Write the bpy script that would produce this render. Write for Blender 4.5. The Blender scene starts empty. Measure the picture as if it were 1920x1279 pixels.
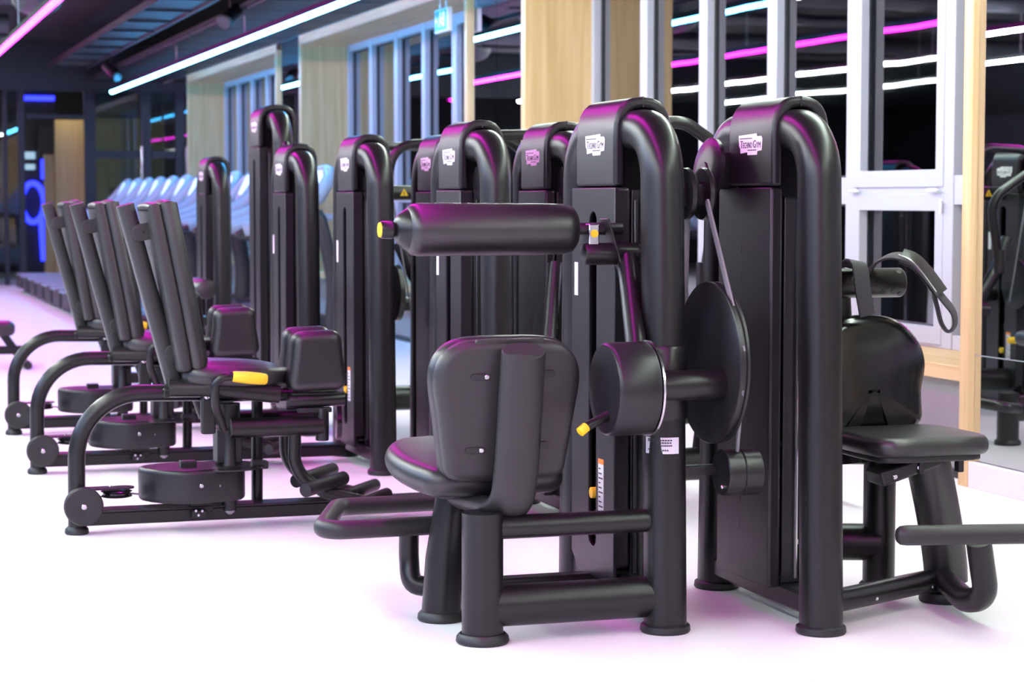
import bpy, bmesh, math, random
from mathutils import Vector, Matrix
random.seed(4)
S = bpy.context.scene
COL = S.collection
V = Vector
PI = math.pi

# ------------------------------------------------------------------ camera
F, CH, CX, CY = 3900.0, 1.218, 960.0, 639.5
PIT = math.atan(264.5 / F); YAW = math.atan(1270 / math.hypot(F, 264.5))
FW = V((math.sin(YAW) * math.cos(PIT), math.cos(YAW) * math.cos(PIT), -math.sin(PIT)))
RT = V((math.cos(YAW), -math.sin(YAW), 0)); UP = RT.cross(FW)
CAM = V((0, 0, CH))
cd = bpy.data.cameras.new('camera'); cam = bpy.data.objects.new('camera', cd); COL.objects.link(cam)
cam.matrix_world = Matrix(((RT.x, UP.x, -FW.x, 0), (RT.y, UP.y, -FW.y, 0), (RT.z, UP.z, -FW.z, CH), (0, 0, 0, 1)))
cd.sensor_width = 36; cd.lens = F * 36 / 1920; cd.clip_end = 200
cd.dof.use_dof = True; cd.dof.focus_distance = 6.3; cd.dof.aperture_fstop = 5.0
S.camera = cam

def P(x, y, z=None, X=None, Y=None):
    """a photograph pixel on a known plane -> a point in the room"""
    d = FW + RT * ((x - CX) / F) - UP * ((y - CY) / F)
    t = (z - CH) / d.z if z is not None else (X / d.x if X is not None else Y / d.y)
    return CAM + d * t

# ------------------------------------------------------------------ world, view
w = bpy.data.worlds.new('night'); S.world = w; w.use_nodes = True
w.node_tree.nodes['Background'].inputs[0].default_value = (0.030, 0.100, 0.105, 1)
w.node_tree.nodes['Background'].inputs[1].default_value = 1.0
S.view_settings.view_transform = 'Standard'; S.view_settings.look = 'None'
S.view_settings.gamma = 1; S.view_settings.use_curve_mapping = False
S.view_settings.exposure = -0.45

STRIP_Z = 2.685
# X, colour, strength, from Y, to Y
STRIPS = [
    (3.60, (0.84, 1.0, 0.88), 145, -4.0, 13.9, 'cool white'),
    (3.60, (0.06, 0.46, 1.0), 150, 14.0, 28.6, 'ice blue'),
    (1.58, (1.0, 0.010, 0.80), 95, -4.0, 13.9, 'magenta'),
    (1.58, (1.0, 0.010, 0.80), 80, 14.0, 29.4, 'magenta'),
    (-0.50, (0.93, 1.0, 0.94), 220, -4.0, 13.9, 'neutral white'),
    (-0.50, (0.88, 0.95, 1.0), 120, 14.0, 29.4, 'neutral white'),
    (-2.55, (0.62, 0.76, 1.0), 180, -4.0, 13.9, 'neutral white'),
    (-2.55, (0.80, 0.90, 1.0), 120, 14.0, 29.4, 'neutral white'),
    (-4.60, (0.42, 0.52, 1.0), 170, -4.0, 13.9, 'neutral white'),
]

# ------------------------------------------------------------------ materials
MATS = {}
def mat(name, col, rough=0.5, metal=0.0, spec=0.5, bump=0.0, bscale=300, var=0.0, vscale=6, coat=0.0, sheen=0.0):
    m = bpy.data.materials.new(name); m.use_nodes = True
    nt = m.node_tree; b = nt.nodes['Principled BSDF']
    b.inputs['Base Color'].default_value = (*col, 1); b.inputs['Roughness'].default_value = rough
    b.inputs['Metallic'].default_value = metal; b.inputs['Specular IOR Level'].default_value = spec
    b.inputs['Coat Weight'].default_value = coat; b.inputs['Coat Roughness'].default_value = 0.15
    if bump or var:
        tc = nt.nodes.new('ShaderNodeTexCoord')
    if bump:
        n = nt.nodes.new('ShaderNodeTexNoise'); n.inputs['Scale'].default_value = bscale
        n.inputs['Detail'].default_value = 2
        bp = nt.nodes.new('ShaderNodeBump'); bp.inputs['Strength'].default_value = bump; bp.inputs['Distance'].default_value = 0.002
        nt.links.new(tc.outputs['Object'], n.inputs['Vector'])
        nt.links.new(n.outputs['Fac'], bp.inputs['Height']); nt.links.new(bp.outputs['Normal'], b.inputs['Normal'])
    if var:
        n2 = nt.nodes.new('ShaderNodeTexNoise'); n2.inputs['Scale'].default_value = vscale; n2.inputs['Detail'].default_value = 5
        r = nt.nodes.new('ShaderNodeMapRange'); r.inputs['To Min'].default_value = 1 - var; r.inputs['To Max'].default_value = 1 + var
        mx = nt.nodes.new('ShaderNodeVectorMath'); mx.operation = 'SCALE'; mx.inputs[0].default_value = col
        nt.links.new(tc.outputs['Object'], n2.inputs['Vector']); nt.links.new(n2.outputs['Fac'], r.inputs['Value'])
        nt.links.new(r.outputs[0], mx.inputs['Scale']); nt.links.new(mx.outputs[0], b.inputs['Base Color'])
    MATS[name] = m; return m
def emat(name, col, st):
    m = bpy.data.materials.new(name); m.use_nodes = True; b = m.node_tree.nodes['Principled BSDF']
    b.inputs['Base Color'].default_value = (*col, 1); b.inputs['Emission Color'].default_value = (*col, 1)
    b.inputs['Emission Strength'].default_value = st; MATS[name] = m; return m
def wood(name, c1, c2, axis='Z', rough=0.45):
    m = bpy.data.materials.new(name); m.use_nodes = True; nt = m.node_tree; b = nt.nodes['Principled BSDF']
    tc = nt.nodes.new('ShaderNodeTexCoord'); mp = nt.nodes.new('ShaderNodeMapping')
    mp.inputs['Scale'].default_value = {'Z': (14, 14, 0.7), 'Y': (14, 0.7, 14), 'X': (0.7, 14, 14)}[axis]
    n = nt.nodes.new('ShaderNodeTexNoise'); n.inputs['Scale'].default_value = 1.6; n.inputs['Detail'].default_value = 6; n.inputs['Distortion'].default_value = 0.4
    cr = nt.nodes.new('ShaderNodeValToRGB'); cr.color_ramp.elements[0].position = 0.3; cr.color_ramp.elements[1].position = 0.7
    cr.color_ramp.elements[0].color = (*c1, 1); cr.color_ramp.elements[1].color = (*c2, 1)
    nt.links.new(tc.outputs['Object'], mp.inputs[0]); nt.links.new(mp.outputs[0], n.inputs['Vector'])
    nt.links.new(n.outputs['Fac'], cr.inputs[0]); nt.links.new(cr.outputs[0], b.inputs['Base Color'])
    b.inputs['Roughness'].default_value = rough; MATS[name] = m; return m
def glass(name, tint, refl, wav):
    """window pane: fresnel reflection over a tinted see-through body, slightly wavy like float glass"""
    m = bpy.data.materials.new(name); m.use_nodes = True; nt = m.node_tree
    out = nt.nodes['Material Output']; nt.nodes.remove(nt.nodes['Principled BSDF'])
    g = nt.nodes.new('ShaderNodeBsdfGlossy'); g.inputs['Roughness'].default_value = 0.015
    t = nt.nodes.new('ShaderNodeBsdfTransparent'); t.inputs[0].default_value = (*tint, 1)
    f = nt.nodes.new('ShaderNodeFresnel'); f.inputs[0].default_value = 1.5
    iv = nt.nodes.new('ShaderNodeMath'); iv.operation = 'SUBTRACT'; iv.inputs[0].default_value = 1
    pw = nt.nodes.new('ShaderNodeMath'); pw.operation = 'POWER'; pw.inputs[1].default_value = refl
    mr = nt.nodes.new('ShaderNodeMath'); mr.operation = 'SUBTRACT'; mr.inputs[0].default_value = 1
    nt.links.new(iv.outputs[0], pw.inputs[0]); nt.links.new(pw.outputs[0], mr.inputs[1])
    mx = nt.nodes.new('ShaderNodeMixShader')
    nt.links.new(f.outputs[0], iv.inputs[1]); nt.links.new(mr.outputs[0], mx.inputs[0])
    nt.links.new(t.outputs[0], mx.inputs[1]); nt.links.new(g.outputs[0], mx.inputs[2]); nt.links.new(mx.outputs[0], out.inputs['Surface'])
    tc = nt.nodes.new('ShaderNodeTexCoord'); n = nt.nodes.new('ShaderNodeTexNoise'); n.inputs['Scale'].default_value = 1.3; n.inputs['Detail'].default_value = 1
    bp = nt.nodes.new('ShaderNodeBump'); bp.inputs['Strength'].default_value = wav; bp.inputs['Distance'].default_value = 0.01
    nt.links.new(tc.outputs['Object'], n.inputs['Vector']); nt.links.new(n.outputs['Fac'], bp.inputs['Height']); nt.links.new(bp.outputs['Normal'], g.inputs['Normal'])
    MATS[name] = m; return m

mat('frame', (0.0075, 0.0073, 0.0077), 0.33, spec=0.42, bump=0.05, bscale=900)
mat('cover', (0.0115, 0.0113, 0.0128), 0.36, spec=0.42, bump=0.08, bscale=1200)
mat('shell', (0.026, 0.0255, 0.0258), 0.42, spec=0.42, bump=0.08, bscale=1200)
mat('dark', (0.008, 0.008, 0.009), 0.42)
mat('hollow_shade', (0.002, 0.002, 0.0022), 0.9, spec=0.1)
mat('disc_black', (0.010, 0.010, 0.011), 0.36)
mat('leather', (0.0050, 0.0050, 0.0055), 0.40, spec=0.8, bump=0.06, bscale=700)
mat('gloss_black', (0.006, 0.006, 0.0065), 0.20)
mat('rubber', (0.012, 0.012, 0.0125), 0.45, bump=0.2, bscale=500)
mat('webbing', (0.030, 0.030, 0.034), 0.7, bump=0.3, bscale=900)
mat('yellow', (0.95, 0.62, 0.02), 0.4)
mat('orange', (0.9, 0.25, 0.03), 0.5)
mat('chrome', (0.75, 0.75, 0.76), 0.18, metal=1)
mat('steel', (0.5, 0.5, 0.52), 0.32, metal=1)
mat('sticker', (0.80, 0.80, 0.84), 0.5)
mat('ink', (0.03, 0.03, 0.035), 0.6)
mat('belt', (0.16, 0.16, 0.17), 0.5)
mat('floor', (0.82, 0.82, 0.82), 0.42, spec=0.35, bump=0.05, bscale=60, var=0.03, vscale=1.2)
mat('white_paint', (0.80, 0.81, 0.83), 0.5)
mat('alu_white', (0.44, 0.48, 0.54), 0.38)
mat('gasket', (0.03, 0.03, 0.035), 0.6)
mat('wall_grey', (0.34, 0.33, 0.34), 0.6, var=0.05)
mat('wall_dark', (0.03, 0.03, 0.035), 0.7)
mat('ceil', (0.004, 0.0045, 0.006), 0.8, var=0.3, vscale=2)
mat('ceil_panel', (0.008, 0.014, 0.020), 0.5, var=0.2, vscale=3)
mat('duct', (0.09, 0.09, 0.10), 0.45, metal=0.6)
mat('tray', (0.012, 0.012, 0.014), 0.5, metal=0.5)
mat('post_dark', (0.006, 0.011, 0.017), 0.45)
mat('tread_grey', (0.26, 0.33, 0.40), 0.35)
mat('tread_black', (0.02, 0.02, 0.022), 0.5)
mat('sign_green', (0.0, 0.30, 0.30), 0.4)
mat('blue_lit_tint', (0.10, 0.08, 0.70), 0.4)  # blue light falling on the bike's seat post, put into its base colour
mat('mirror', (0.86, 0.90, 0.90), 0.0, metal=1)
mat('mirror_edge', (0.30, 0.38, 0.36), 0.3)
emat('neon_blue', (0.02, 0.03, 1.0), 6)
emat('screen', (0.55, 0.85, 1.0), 0.7)
emat('exit_face', (0.62, 0.90, 0.92), 0.9)
wood('oak', (0.55, 0.39, 0.17), (0.73, 0.55, 0.29))
wood('oak_h', (0.55, 0.39, 0.17), (0.73, 0.55, 0.29), 'Y')
wood('oak_panel', (0.40, 0.33, 0.14), (0.52, 0.44, 0.21))
glass('pane', (0.35, 0.5, 0.5), 4.0, 0.12)
glass('partition_glass', (0.7, 0.78, 0.8), 2.0, 0.1)
def M(n): return MATS[n]

# ------------------------------------------------------------------ mesh building
class MB:
    def __init__(s): s.v = []; s.f = []
    def add(s, vs, fs):
        o = len(s.v); s.v += [V(p) for p in vs]; s.f += [tuple(i + o for i in f) for f in fs]; return s
    def box(s, c, size, rot=None):
        c = V(c); h = V(size) / 2; vs = []
        for dx in (-1, 1):
            for dy in (-1, 1):
                for dz in (-1, 1):
                    p = V((dx * h.x, dy * h.y, dz * h.z))
                    vs.append(c + (rot @ p if rot else p))
        return s.add(vs, [(0, 1, 3, 2), (4, 6, 7, 5), (0, 4, 5, 1), (2, 3, 7, 6), (0, 2, 6, 4), (1, 5, 7, 3)])
    def box2(s, a, b): 
        a = V(a); b = V(b); return s.box((a + b) / 2, [abs(q) for q in (b - a)])
    def sweep(s, path, sec, up=None, cap=True, scale=None):
        """sec: 2D loop; carried along the path"""
        path = [V(p) for p in path]; n = len(path); k = len(sec); rings = []
        t0 = (path[1] - path[0]).normalized()
        u = V(up) if up else (V((0, 0, 1)) if abs(t0.z) < 0.9 else V((1, 0, 0)))
        nrm = (u - t0 * u.dot(t0)).normalized(); pt = t0
        for i in range(n):
            t = ((path[min(i + 1, n - 1)] - path[max(i - 1, 0)])).normalized()
            q = pt.rotation_difference(t); nrm = q @ nrm; nrm = (nrm - t * nrm.dot(t)).normalized(); pt = t
            b = t.cross(nrm); sc = scale[i] if scale else 1
            rings.append([path[i] + (nrm * y + b * x) * sc for x, y in sec])
        vs = [p for r in rings for p in r]; fs = []
        for i in range(n - 1):
            for j in range(k):
                a, b_ = i * k + j, i * k + (j + 1) % k
                fs.append((a, b_, b_ + k, a + k))
        if cap: fs += [tuple(range(k - 1, -1, -1)), tuple(range((n - 1) * k, n * k))]
        return s.add(vs, fs)
    def tube(s, path, r, n=16, ry=None, up=None, cap=True, scale=None):
        ry = ry or r
        return s.sweep(path, [(r * math.cos(2 * PI * i / n), ry * math.sin(2 * PI * i / n)) for i in range(n)], up, cap, scale)
    def lathe(s, o, axis, prof, n=28):
        o = V(o); a = V(axis).normalized(); u = a.orthogonal().normalized(); w_ = a.cross(u); k = len(prof); vs = []; fs = []
        for t, r in prof:
            for j in range(n):
                th = 2 * PI * j / n; vs.append(o + a * t + (u * math.cos(th) + w_ * math.sin(th)) * max(r, 1e-4))
        for i in range(k - 1):
            for j in range(n):
                p, q = i * n + j, i * n + (j + 1) % n; fs.append((p, q, q + n, p + n))
        fs += [tuple(range(n - 1, -1, -1)), tuple(range((k - 1) * n, k * n))]
        return s.add(vs, fs)
    def cyl(s, a, b, r, n=24, bev=None):
        a = V(a); b = V(b); L = (b - a).length; e = bev if bev is not None else min(r * 0.12, L * 0.2)
        return s.lathe(a, b - a, [(0, r - e), (e * 0.3, r - e * 0.3), (e, r), (L - e, r), (L - e * 0.3, r - e * 0.3), (L, r - e)], n)
    def slab(s, o, U, W, outline, th, er=0.01, seg=4, bulge=0.0, back_er=None):
        """a rounded plate: outline in the U/W plane (counter-clockwise), thickness along U x W from -th/2 to th/2"""
        o = V(o); U = V(U).normalized(); W = V(W).normalized(); N = U.cross(W).normalized(); k = len(outline)
        if sum(outline[i - 1][0] * outline[i][1] - outline[i][0] * outline[i - 1][1] for i in range(k)) < 0: outline = list(reversed(outline))
        nr = []
        for i in range(k):
            a = V(outline[i - 1]); b = V(outline[i]); c = V(outline[(i + 1) % k])
            e1 = (b - a).normalized(); e2 = (c - b).normalized()
            n1 = V((e1.y, -e1.x)); n2 = V((e2.y, -e2.x)); m = (n1 + n2); m = m.normalized() if m.length > 1e-6 else n1
            m = m / max(0.5, m.dot(n1)); nr.append(m)
        be = er if back_er is None else back_er; lv = []
        for i in range(seg + 1):
            a = PI / 2 * i / seg; lv.append((be * (1 - math.sin(a)), -th / 2 + be * (1 - math.cos(a))))
        for i in range(seg + 1):
            a = PI / 2 * i / seg; lv.append((er * (1 - math.cos(a)), th / 2 - er * (1 - math.sin(a))))
        vs = []; fs = []
        for ins, h in lv:
            for p, m in zip(outline, nr):
                q = V(p) - m * ins; vs.append(o + U * q.x + W * q.y + N * h)
        L = len(lv)
        for i in range(L - 1):
            for j in range(k):
                a, b = i * k + j, i * k + (j + 1) % k; fs.append((a, b, b + k, a + k))
        def ring(pts2, h, prev, flip):
            st0 = len(vs)
            for q in pts2: vs.append(o + U * q.x + W * q.y + N * h)
            for j in range(k):
                f = (prev + j, prev + (j + 1) % k, st0 + (j + 1) % k, st0 + j); fs.append(f[::-1] if flip else f)
            return st0
        base = [V(p) - m * be for p, m in zip(outline, nr)]; cen = sum(base, V((0, 0))) / k
        l0 = ring([cen + (p - cen) * 0.97 for p in base], -th / 2, 0, True); fs.append(tuple(range(l0 + k - 1, l0 - 1, -1)))
        base = [V(p) - m * er for p, m in zip(outline, nr)]; last = (L - 1) * k
        for st in ((0.96, 0.88, 0.76, 0.62, 0.46, 0.3, 0.14) if bulge else (0.97,)):
            last = ring([cen + (p - cen) * st for p in base], th / 2 + bulge * (1 - st ** 3) , last, False)
        fs.append(tuple(range(last, last + k)))
        return s.add(vs, fs)
    def holed(s, o, U, W, outer, hole, th):
        """flat plate with one hole, front face at o, thickness back along -(U x W)"""
        o = V(o); U = V(U); W = V(W); N = U.cross(W); bm = bmesh.new(); eds = []
        loops = []
        for lp in (outer, hole):
            vv = [bm.verts.new((p[0], p[1], 0)) for p in lp]; loops.append(vv)
            eds += [bm.edges.new((vv[i], vv[(i + 1) % len(vv)])) for i in range(len(vv))]
        bmesh.ops.triangle_fill(bm, edges=eds, use_beauty=True, normal=(0, 0, 1)); bm.verts.index_update()
        pts = [v.co.copy() for v in bm.verts]; tr = [tuple(v.index for v in f.verts) for f in bm.faces]; n = len(pts)
        vs = [o + U * p.x + W * p.y for p in pts] + [o + U * p.x + W * p.y - N * th for p in pts]
        fs = tr + [tuple(i + n for i in reversed(f)) for f in tr]
        for lp in loops:
            for i in range(len(lp)):
                a, b = lp[i].index, lp[(i + 1) % len(lp)].index; fs.append((a, b, b + n, a + n))
        bm.free(); return s.add(vs, fs)
    def build(s, name, m, parent=None, bev=0.0, ang=38, seg=2):
        root = parent
        while root and root.parent: root = root.parent
        off = root.location if root else V((0, 0, 0))
        me = bpy.data.meshes.new(name); me.from_pydata([p - off for p in s.v], [], s.f)
        bm = bmesh.new(); bm.from_mesh(me); bmesh.ops.recalc_face_normals(bm, faces=bm.faces); bm.to_mesh(me); bm.free()
        me.materials.append(M(m) if isinstance(m, str) else m)
        for p in me.polygons: p.use_smooth = True
        me.set_sharp_from_angle(angle=math.radians(ang))
        o = bpy.data.objects.new(name, me); COL.objects.link(o)
        if parent: o.parent = parent
        if bev:
            md = o.modifiers.new('edge', 'BEVEL'); md.width = bev; md.segments = seg; md.limit_method = 'ANGLE'; md.angle_limit = math.radians(40)
            md.harden_normals = False
        return o
def part(name, m, parent, fn, *a, bev=0.0, **k):
    b = MB(); getattr(b, fn)(*a, **k); return b.build(name, m, parent, bev)
def fillet(pts, r, n=7, lim=0.49):
    pts = [V(p) for p in pts]; out = [pts[0]]
    for i in range(1, len(pts) - 1):
        a, b, c = pts[i - 1], pts[i], pts[i + 1]; d1 = (a - b); d2 = (c - b); L1, L2 = d1.length, d2.length; d1.normalize(); d2.normalize()
        ang = d1.angle(d2)
        if ang > PI - 0.05: out.append(b); continue
        t = min((r[i - 1] if isinstance(r, (list, tuple)) else r) / math.tan(ang / 2), L1 * lim, L2 * lim); rr_ = t * math.tan(ang / 2)
        cen = b + (d1 + d2).normalized() * (rr_ / math.sin(ang / 2)); p0 = b + d1 * t; p1 = b + d2 * t
        q0 = p0 - cen; q1 = p1 - cen; tot = q0.angle(q1); ax = q0.cross(q1).normalized()
        for j in range(n + 1): out.append(cen + Matrix.Rotation(tot * j / n, 3, ax) @ q0)
    out.append(pts[-1]); return out
def rr(w_, h, r, n=5, cx=0, cy=0):
    out = []
    for k, (sx, sy) in enumerate(((1, 1), (-1, 1), (-1, -1), (1, -1))):
        for i in range(n + 1):
            a = PI / 2 * (k + i / n); out.append((cx + sx * (w_ / 2 - r) + r * math.cos(a), cy + sy * (h / 2 - r) + r * math.sin(a)))
    return out
def poly_round(pts, r, n=5):
    out = []; k = len(pts)
    for i in range(k):
        rad = r[i] if isinstance(r, (list, tuple)) else r
        a, b, c = (V((*pts[j % k], 0)) for j in (i - 1, i, i + 1))
        out += [(q.x, q.y) for q in fillet([(a + b) / 2, b, (b + c) / 2], rad, n, 0.98)[1:-1]]
    return out
def smooth_loop(pts, n=4):
    """closed Catmull-Rom through control points"""
    out = []; k = len(pts); pts = [V(p) for p in pts]
    for i in range(k):
        p0, p1, p2, p3 = pts[i - 1], pts[i], pts[(i + 1) % k], pts[(i + 2) % k]
        for j in range(n):
            t = j / n
            out.append(tuple(0.5 * ((2 * p1) + (p2 - p0) * t + (2 * p0 - 5 * p1 + 4 * p2 - p3) * t * t + (3 * p1 - p0 - 3 * p2 + p3) * t ** 3)))
    return out
def smooth_path(pts, n=6):
    pts = [V(p) for p in pts]; q = [pts[0] * 2 - pts[1]] + pts + [pts[-1] * 2 - pts[-2]]; out = []
    for i in range(1, len(q) - 2):
        p0, p1, p2, p3 = q[i - 1:i + 3]
        for j in range(n):
            t = j / n
            out.append(0.5 * ((2 * p1) + (p2 - p0) * t + (2 * p0 - 5 * p1 + 4 * p2 - p3) * t * t + (3 * p1 - p0 - 3 * p2 + p3) * t ** 3))
    out.append(pts[-1]); return out
def lettering(name, chunks, o, U, W, m, parent, th=0.0006):
    """chunks: (text, size, u, w); solid letters lying in the U/W plane"""
    o = V(o); U = V(U); W = V(W); N = U.cross(W); b = MB()
    for txt, size, u, ww, wid in chunks:
        cu = bpy.data.curves.new('t', 'FONT'); cu.body = txt; cu.size = size; cu.extrude = th; cu.resolution_u = 2
        ob = bpy.data.objects.new('t', cu); me = bpy.data.meshes.new_from_object(ob)
        x0 = min(v.co.x for v in me.vertices); fx = wid * 0.94 / (max(v.co.x for v in me.vertices) - x0)
        b.add([o + U * (u + (v.co.x - x0) * fx) + W * (ww + v.co.y) + N * v.co.z for v in me.vertices], [tuple(p.vertices) for p in me.polygons])
        bpy.data.objects.remove(ob); bpy.data.curves.remove(cu); bpy.data.meshes.remove(me)
    return b.build(name, m, parent)
def empty(name, loc, label, cat, group=None):
    o = bpy.data.objects.new(name, None); COL.objects.link(o); o.location = loc; o.empty_display_size = 0.1
    o['label'] = label; o['category'] = cat
    if group: o['group'] = group
    return o
def tag(o, label, cat, group=None):
    o['label'] = label; o['category'] = cat
    if group: o['group'] = group
    return o
def struct(o): o['kind'] = 'structure'; return o
def copy_tree(o, parent=None):
    c = o.copy(); COL.objects.link(c); c.parent = parent
    for ch in list(o.children): copy_tree(ch, c)
    return c

# ------------------------------------------------------------------ setting
XW, XG = 4.584, 5.09            # wall face, window plane
YB = 30.6                       # back partition
ZC = 3.45
struct(MB().box2((-9, -6, -0.1), (6.2, 36.2, 0)).build('floor', 'floor'))
struct(MB().box2((-9, -6, ZC), (6.2, 36.2, ZC + 0.1)).build('ceiling', 'ceil'))
struct(MB().box2((-9.2, -6, 0), (-9, 36.2, ZC)).build('wall_left', 'wall_dark'))
struct(MB().box2((-9, -6.2, 0), (6.2, -6, ZC)).build('wall_behind', 'wall_dark'))
NICHES = [(7.80, 13.75), (15.16, 21.02), (22.27, 28.15), (0.60, 6.45)]
ZT = 2.83
wl = MB()
edges = sorted(NICHES); prev = -6.0
for a, b in edges + [(YB, YB)]:
    wl.box2((XW + 0.012, prev, 0), (XG + 0.25, a, ZC)); prev = b
for a, b in NICHES:
    wl.box2((XW + 0.012, a, ZT), (XG + 0.25, b, ZC))
    wl.box2((XW + 0.10, a, 0.0), (XG + 0.25, b, 0.44))
struct(wl.build('wall_right', 'wall_grey'))
tn = 1
for wi, (a, b) in enumerate(NICHES):
    T = 0.085
    j = MB().box2((XW - 0.03, b - 0.03, 0), (XG, b, ZT)).build('trim_%d' % tn, 'oak'); struct(j); tn += 1
    j = MB().box2((XW - 0.03, a, 0), (XG, a + 0.03, ZT)).build('trim_%d' % tn, 'oak'); struct(j); tn += 1
    for ya, yb in ((b, b + 0.05), (a - 0.05, a)):
        j = MB().box2((XW - 0.035, ya, 0), (XW + 0.012, yb, ZT)).build('trim_%d' % tn, 'oak', bev=0.003); struct(j); tn += 1
    j = MB().box2((XW - 0.03, a, ZT - 0.03), (XG, b, ZT)).build('trim_%d' % tn, 'oak_h'); struct(j); tn += 1
    j = MB().box2((XW - 0.035, a - 0.05, ZT - 0.03), (XW - 0.0301, b + 0.05, ZT + 0.06)).build('trim_%d' % tn, 'oak_h'); struct(j); tn += 1
    j = MB().box2((XW - 0.01, a + 0.03, 0.44), (XG, b - 0.03, 0.505)).build('trim_%d' % tn, 'oak_h', bev=0.004); struct(j); tn += 1
    bb = MB().box2((XW + 0.07, a + 0.03, 0), (XW + 0.10, b - 0.03, 0.035)).build('baseboard_%d' % (wi + 1), 'dark'); struct(bb)
    # the window: frame members and panes
    rt_ = bpy.data.objects.new('window_%d' % (wi + 1), None); COL.objects.link(rt_); rt_.location = (XG, (a + b) / 2, 0.505); rt_['kind'] = 'structure'
    n = 6; st = (b - a - 0.06) / n; y0 = a + 0.03; z0, zt, z1 = 0.505, 1.265, ZT - 0.03
    for i in range(n + 1):
        y = y0 + st * i; hw = 0.062 if 0 < i < n else 0.045
        part('mullion', 'alu_white', rt_, 'box2', (XG - 0.05, y - hw, z0), (XG + 0.05, y + hw, z1), bev=0.004)
    for i in range(n):
        ya, yb = y0 + st * i + 0.062, y0 + st * (i + 1) - 0.062; sash = (i == 1)
        zz = [(z0, z0 + 0.07), (zt - 0.07, zt + 0.07), (z1 - 0.07, z1)]
        for za, zb in zz:
            part('transom', 'alu_white', rt_, 'box2', (XG - 0.045, ya, za), (XG + 0.045, yb, zb), bev=0.003)
        for za, zb in ((z0 + 0.07, zt - 0.07), (zt + 0.07, z1 - 0.07)):
            if sash:
                fr = MB().holed((XG - 0.055, ya - 0.035, za - 0.055), (0, 1, 0), (0, 0, 1), [(0, 0), (yb - ya + 0.07, 0), (yb - ya + 0.07, zb - za + 0.11), (0, zb - za + 0.11)],
                                [(0.075, 0.085), (yb - ya - 0.005, 0.085), (yb - ya - 0.005, zb - za + 0.025), (0.075, zb - za + 0.025)], -0.05).build('sash', 'alu_white', rt_, 0.004)
            part('pane', 'pane', rt_, 'box2', (XG + 0.012, ya - 0.01, za - 0.01), (XG + 0.018, yb + 0.01, zb + 0.01))
            b_ = MB()
            for (p, q) in (((ya, za), (ya + 0.012, zb)), ((yb - 0.012, za), (yb, zb)), ((ya, za), (yb, za + 0.012)), ((ya, zb - 0.012), (yb, zb))):
                b_.box2((XG - 0.002, p[0], p[1]), (XG + 0.01, q[0], q[1]))
            if not sash: b_.build('gasket', 'gasket', rt_)
        if sash:
            for yy in (ya - 0.02, yb - 0.06):
                part('hinge', 'white_paint', rt_, 'cyl', (XG - 0.075, yy, zt), (XG - 0.075, yy + 0.09, zt), 0.009)
            part('hinge', 'white_paint', rt_, 'cyl', (XG - 0.07, ya - 0.045, zt - 0.11), (XG - 0.07, ya - 0.045, zt - 0.05), 0.008)
# mirrors on the piers
def mirror(y0, y1, z0, z1, label):
    o = MB().box2((XW - 0.004, y0, z0), (XW + 0.01, y1, z1)).build('wall_mirror', 'mirror'); tag(o, label, 'mirror', 'mirror panels on the window wall')
    return o
ym = (13.80 + 15.11) / 2
mirror(13.803, ym - 0.003, 0.115, 2.90, 'tall mirror panel of a pair, the half against the nearer oak window jamb')
mirror(ym + 0.003, 15.107, 0.115, 2.90, 'tall mirror panel of a pair, the half beside the exit sign')
mirror(21.073, 22.217, 0.115, 2.90, 'narrow mirror panel between the two farthest oak framed windows')
mirror(6.503, 7.747, 0.565, 2.90, 'large mirror panel above the seam, reflecting a press machine')
mirror(28.205, 30.5, 0.115, 2.90, 'dark mirror panel in the corner between the farthest window and the glass partition')
mirror(6.503, 7.747, 0.115, 0.560, 'low mirror panel above the white baseboard, below the seam')
for k, (ya, yb) in enumerate(((6.5, 7.75), (13.8, 15.11), (21.07, 22.22), (28.2, 30.52))):
    struct(MB().box2((XW - 0.03, ya + 0.001, 0), (XW + 0.012, yb - 0.001, 0.11)).build('baseboard_pier_%d' % (k + 1), 'white_paint', bev=0.003))
    struct(MB().box2((XW - 0.006, ya + 0.001, 0.5605), (XW + 0.011, yb - 0.001, 0.5645)).build('trim_%d' % tn, 'mirror_edge')); tn += 1

# ---- ceiling: lowered panel strip by the windows, LED lines, trays, ducts
cp = struct(MB().box2((3.48, -4, 2.925), (XW + .012, YB - .06, 2.96)).build('ceiling_soffit', 'ceil'))
for i in range(27):
    y = 29.6 - i * 1.02
    part('panel', 'ceil_panel', cp, 'box2', (3.50, y - 0.98, 2.90), (XW - 0.04, y, 2.925), bev=0.004)
for k, (x, c, st, ya, yb, nm) in enumerate(STRIPS):
    lab = {3.6: 'line light along the window wall, ', 1.58: 'line light above the machine rows, ', -0.5: 'line light parallel to the magenta line, ',
           -2.55: 'line light over the open floor, ', -4.6: 'line light nearest the left wall, '}[x]
    r = empty('line_light', (x, (ya + yb) / 2, STRIP_Z - 0.02), nm + ' ' + lab + ('stretch ending at the back partition' if ya > 10 else 'nearer stretch'), 'ceiling light', 'LED line lights on the ceiling')
    part('housing', 'post_dark', r, 'box2', (x - 0.032, ya, STRIP_Z), (x + 0.032, yb, STRIP_Z + 0.05), bev=0.004)
    em = emat('led_%d' % k, c, st)
    part('diffuser', em, r, 'tube', [(x, ya + 0.01, STRIP_Z - 0.002), (x, yb - 0.01, STRIP_Z - 0.002)], 0.030, n=12)
    for i in range(max(2, int((yb - ya) / 4))):
        yy = ya + 1.0 + i * 4.0
        part('hanger', 'steel', r, 'tube', [(x, yy, STRIP_Z + 0.05), (x, yy, 2.90 if x > 3 else ZC)], 0.004, n=6)
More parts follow.
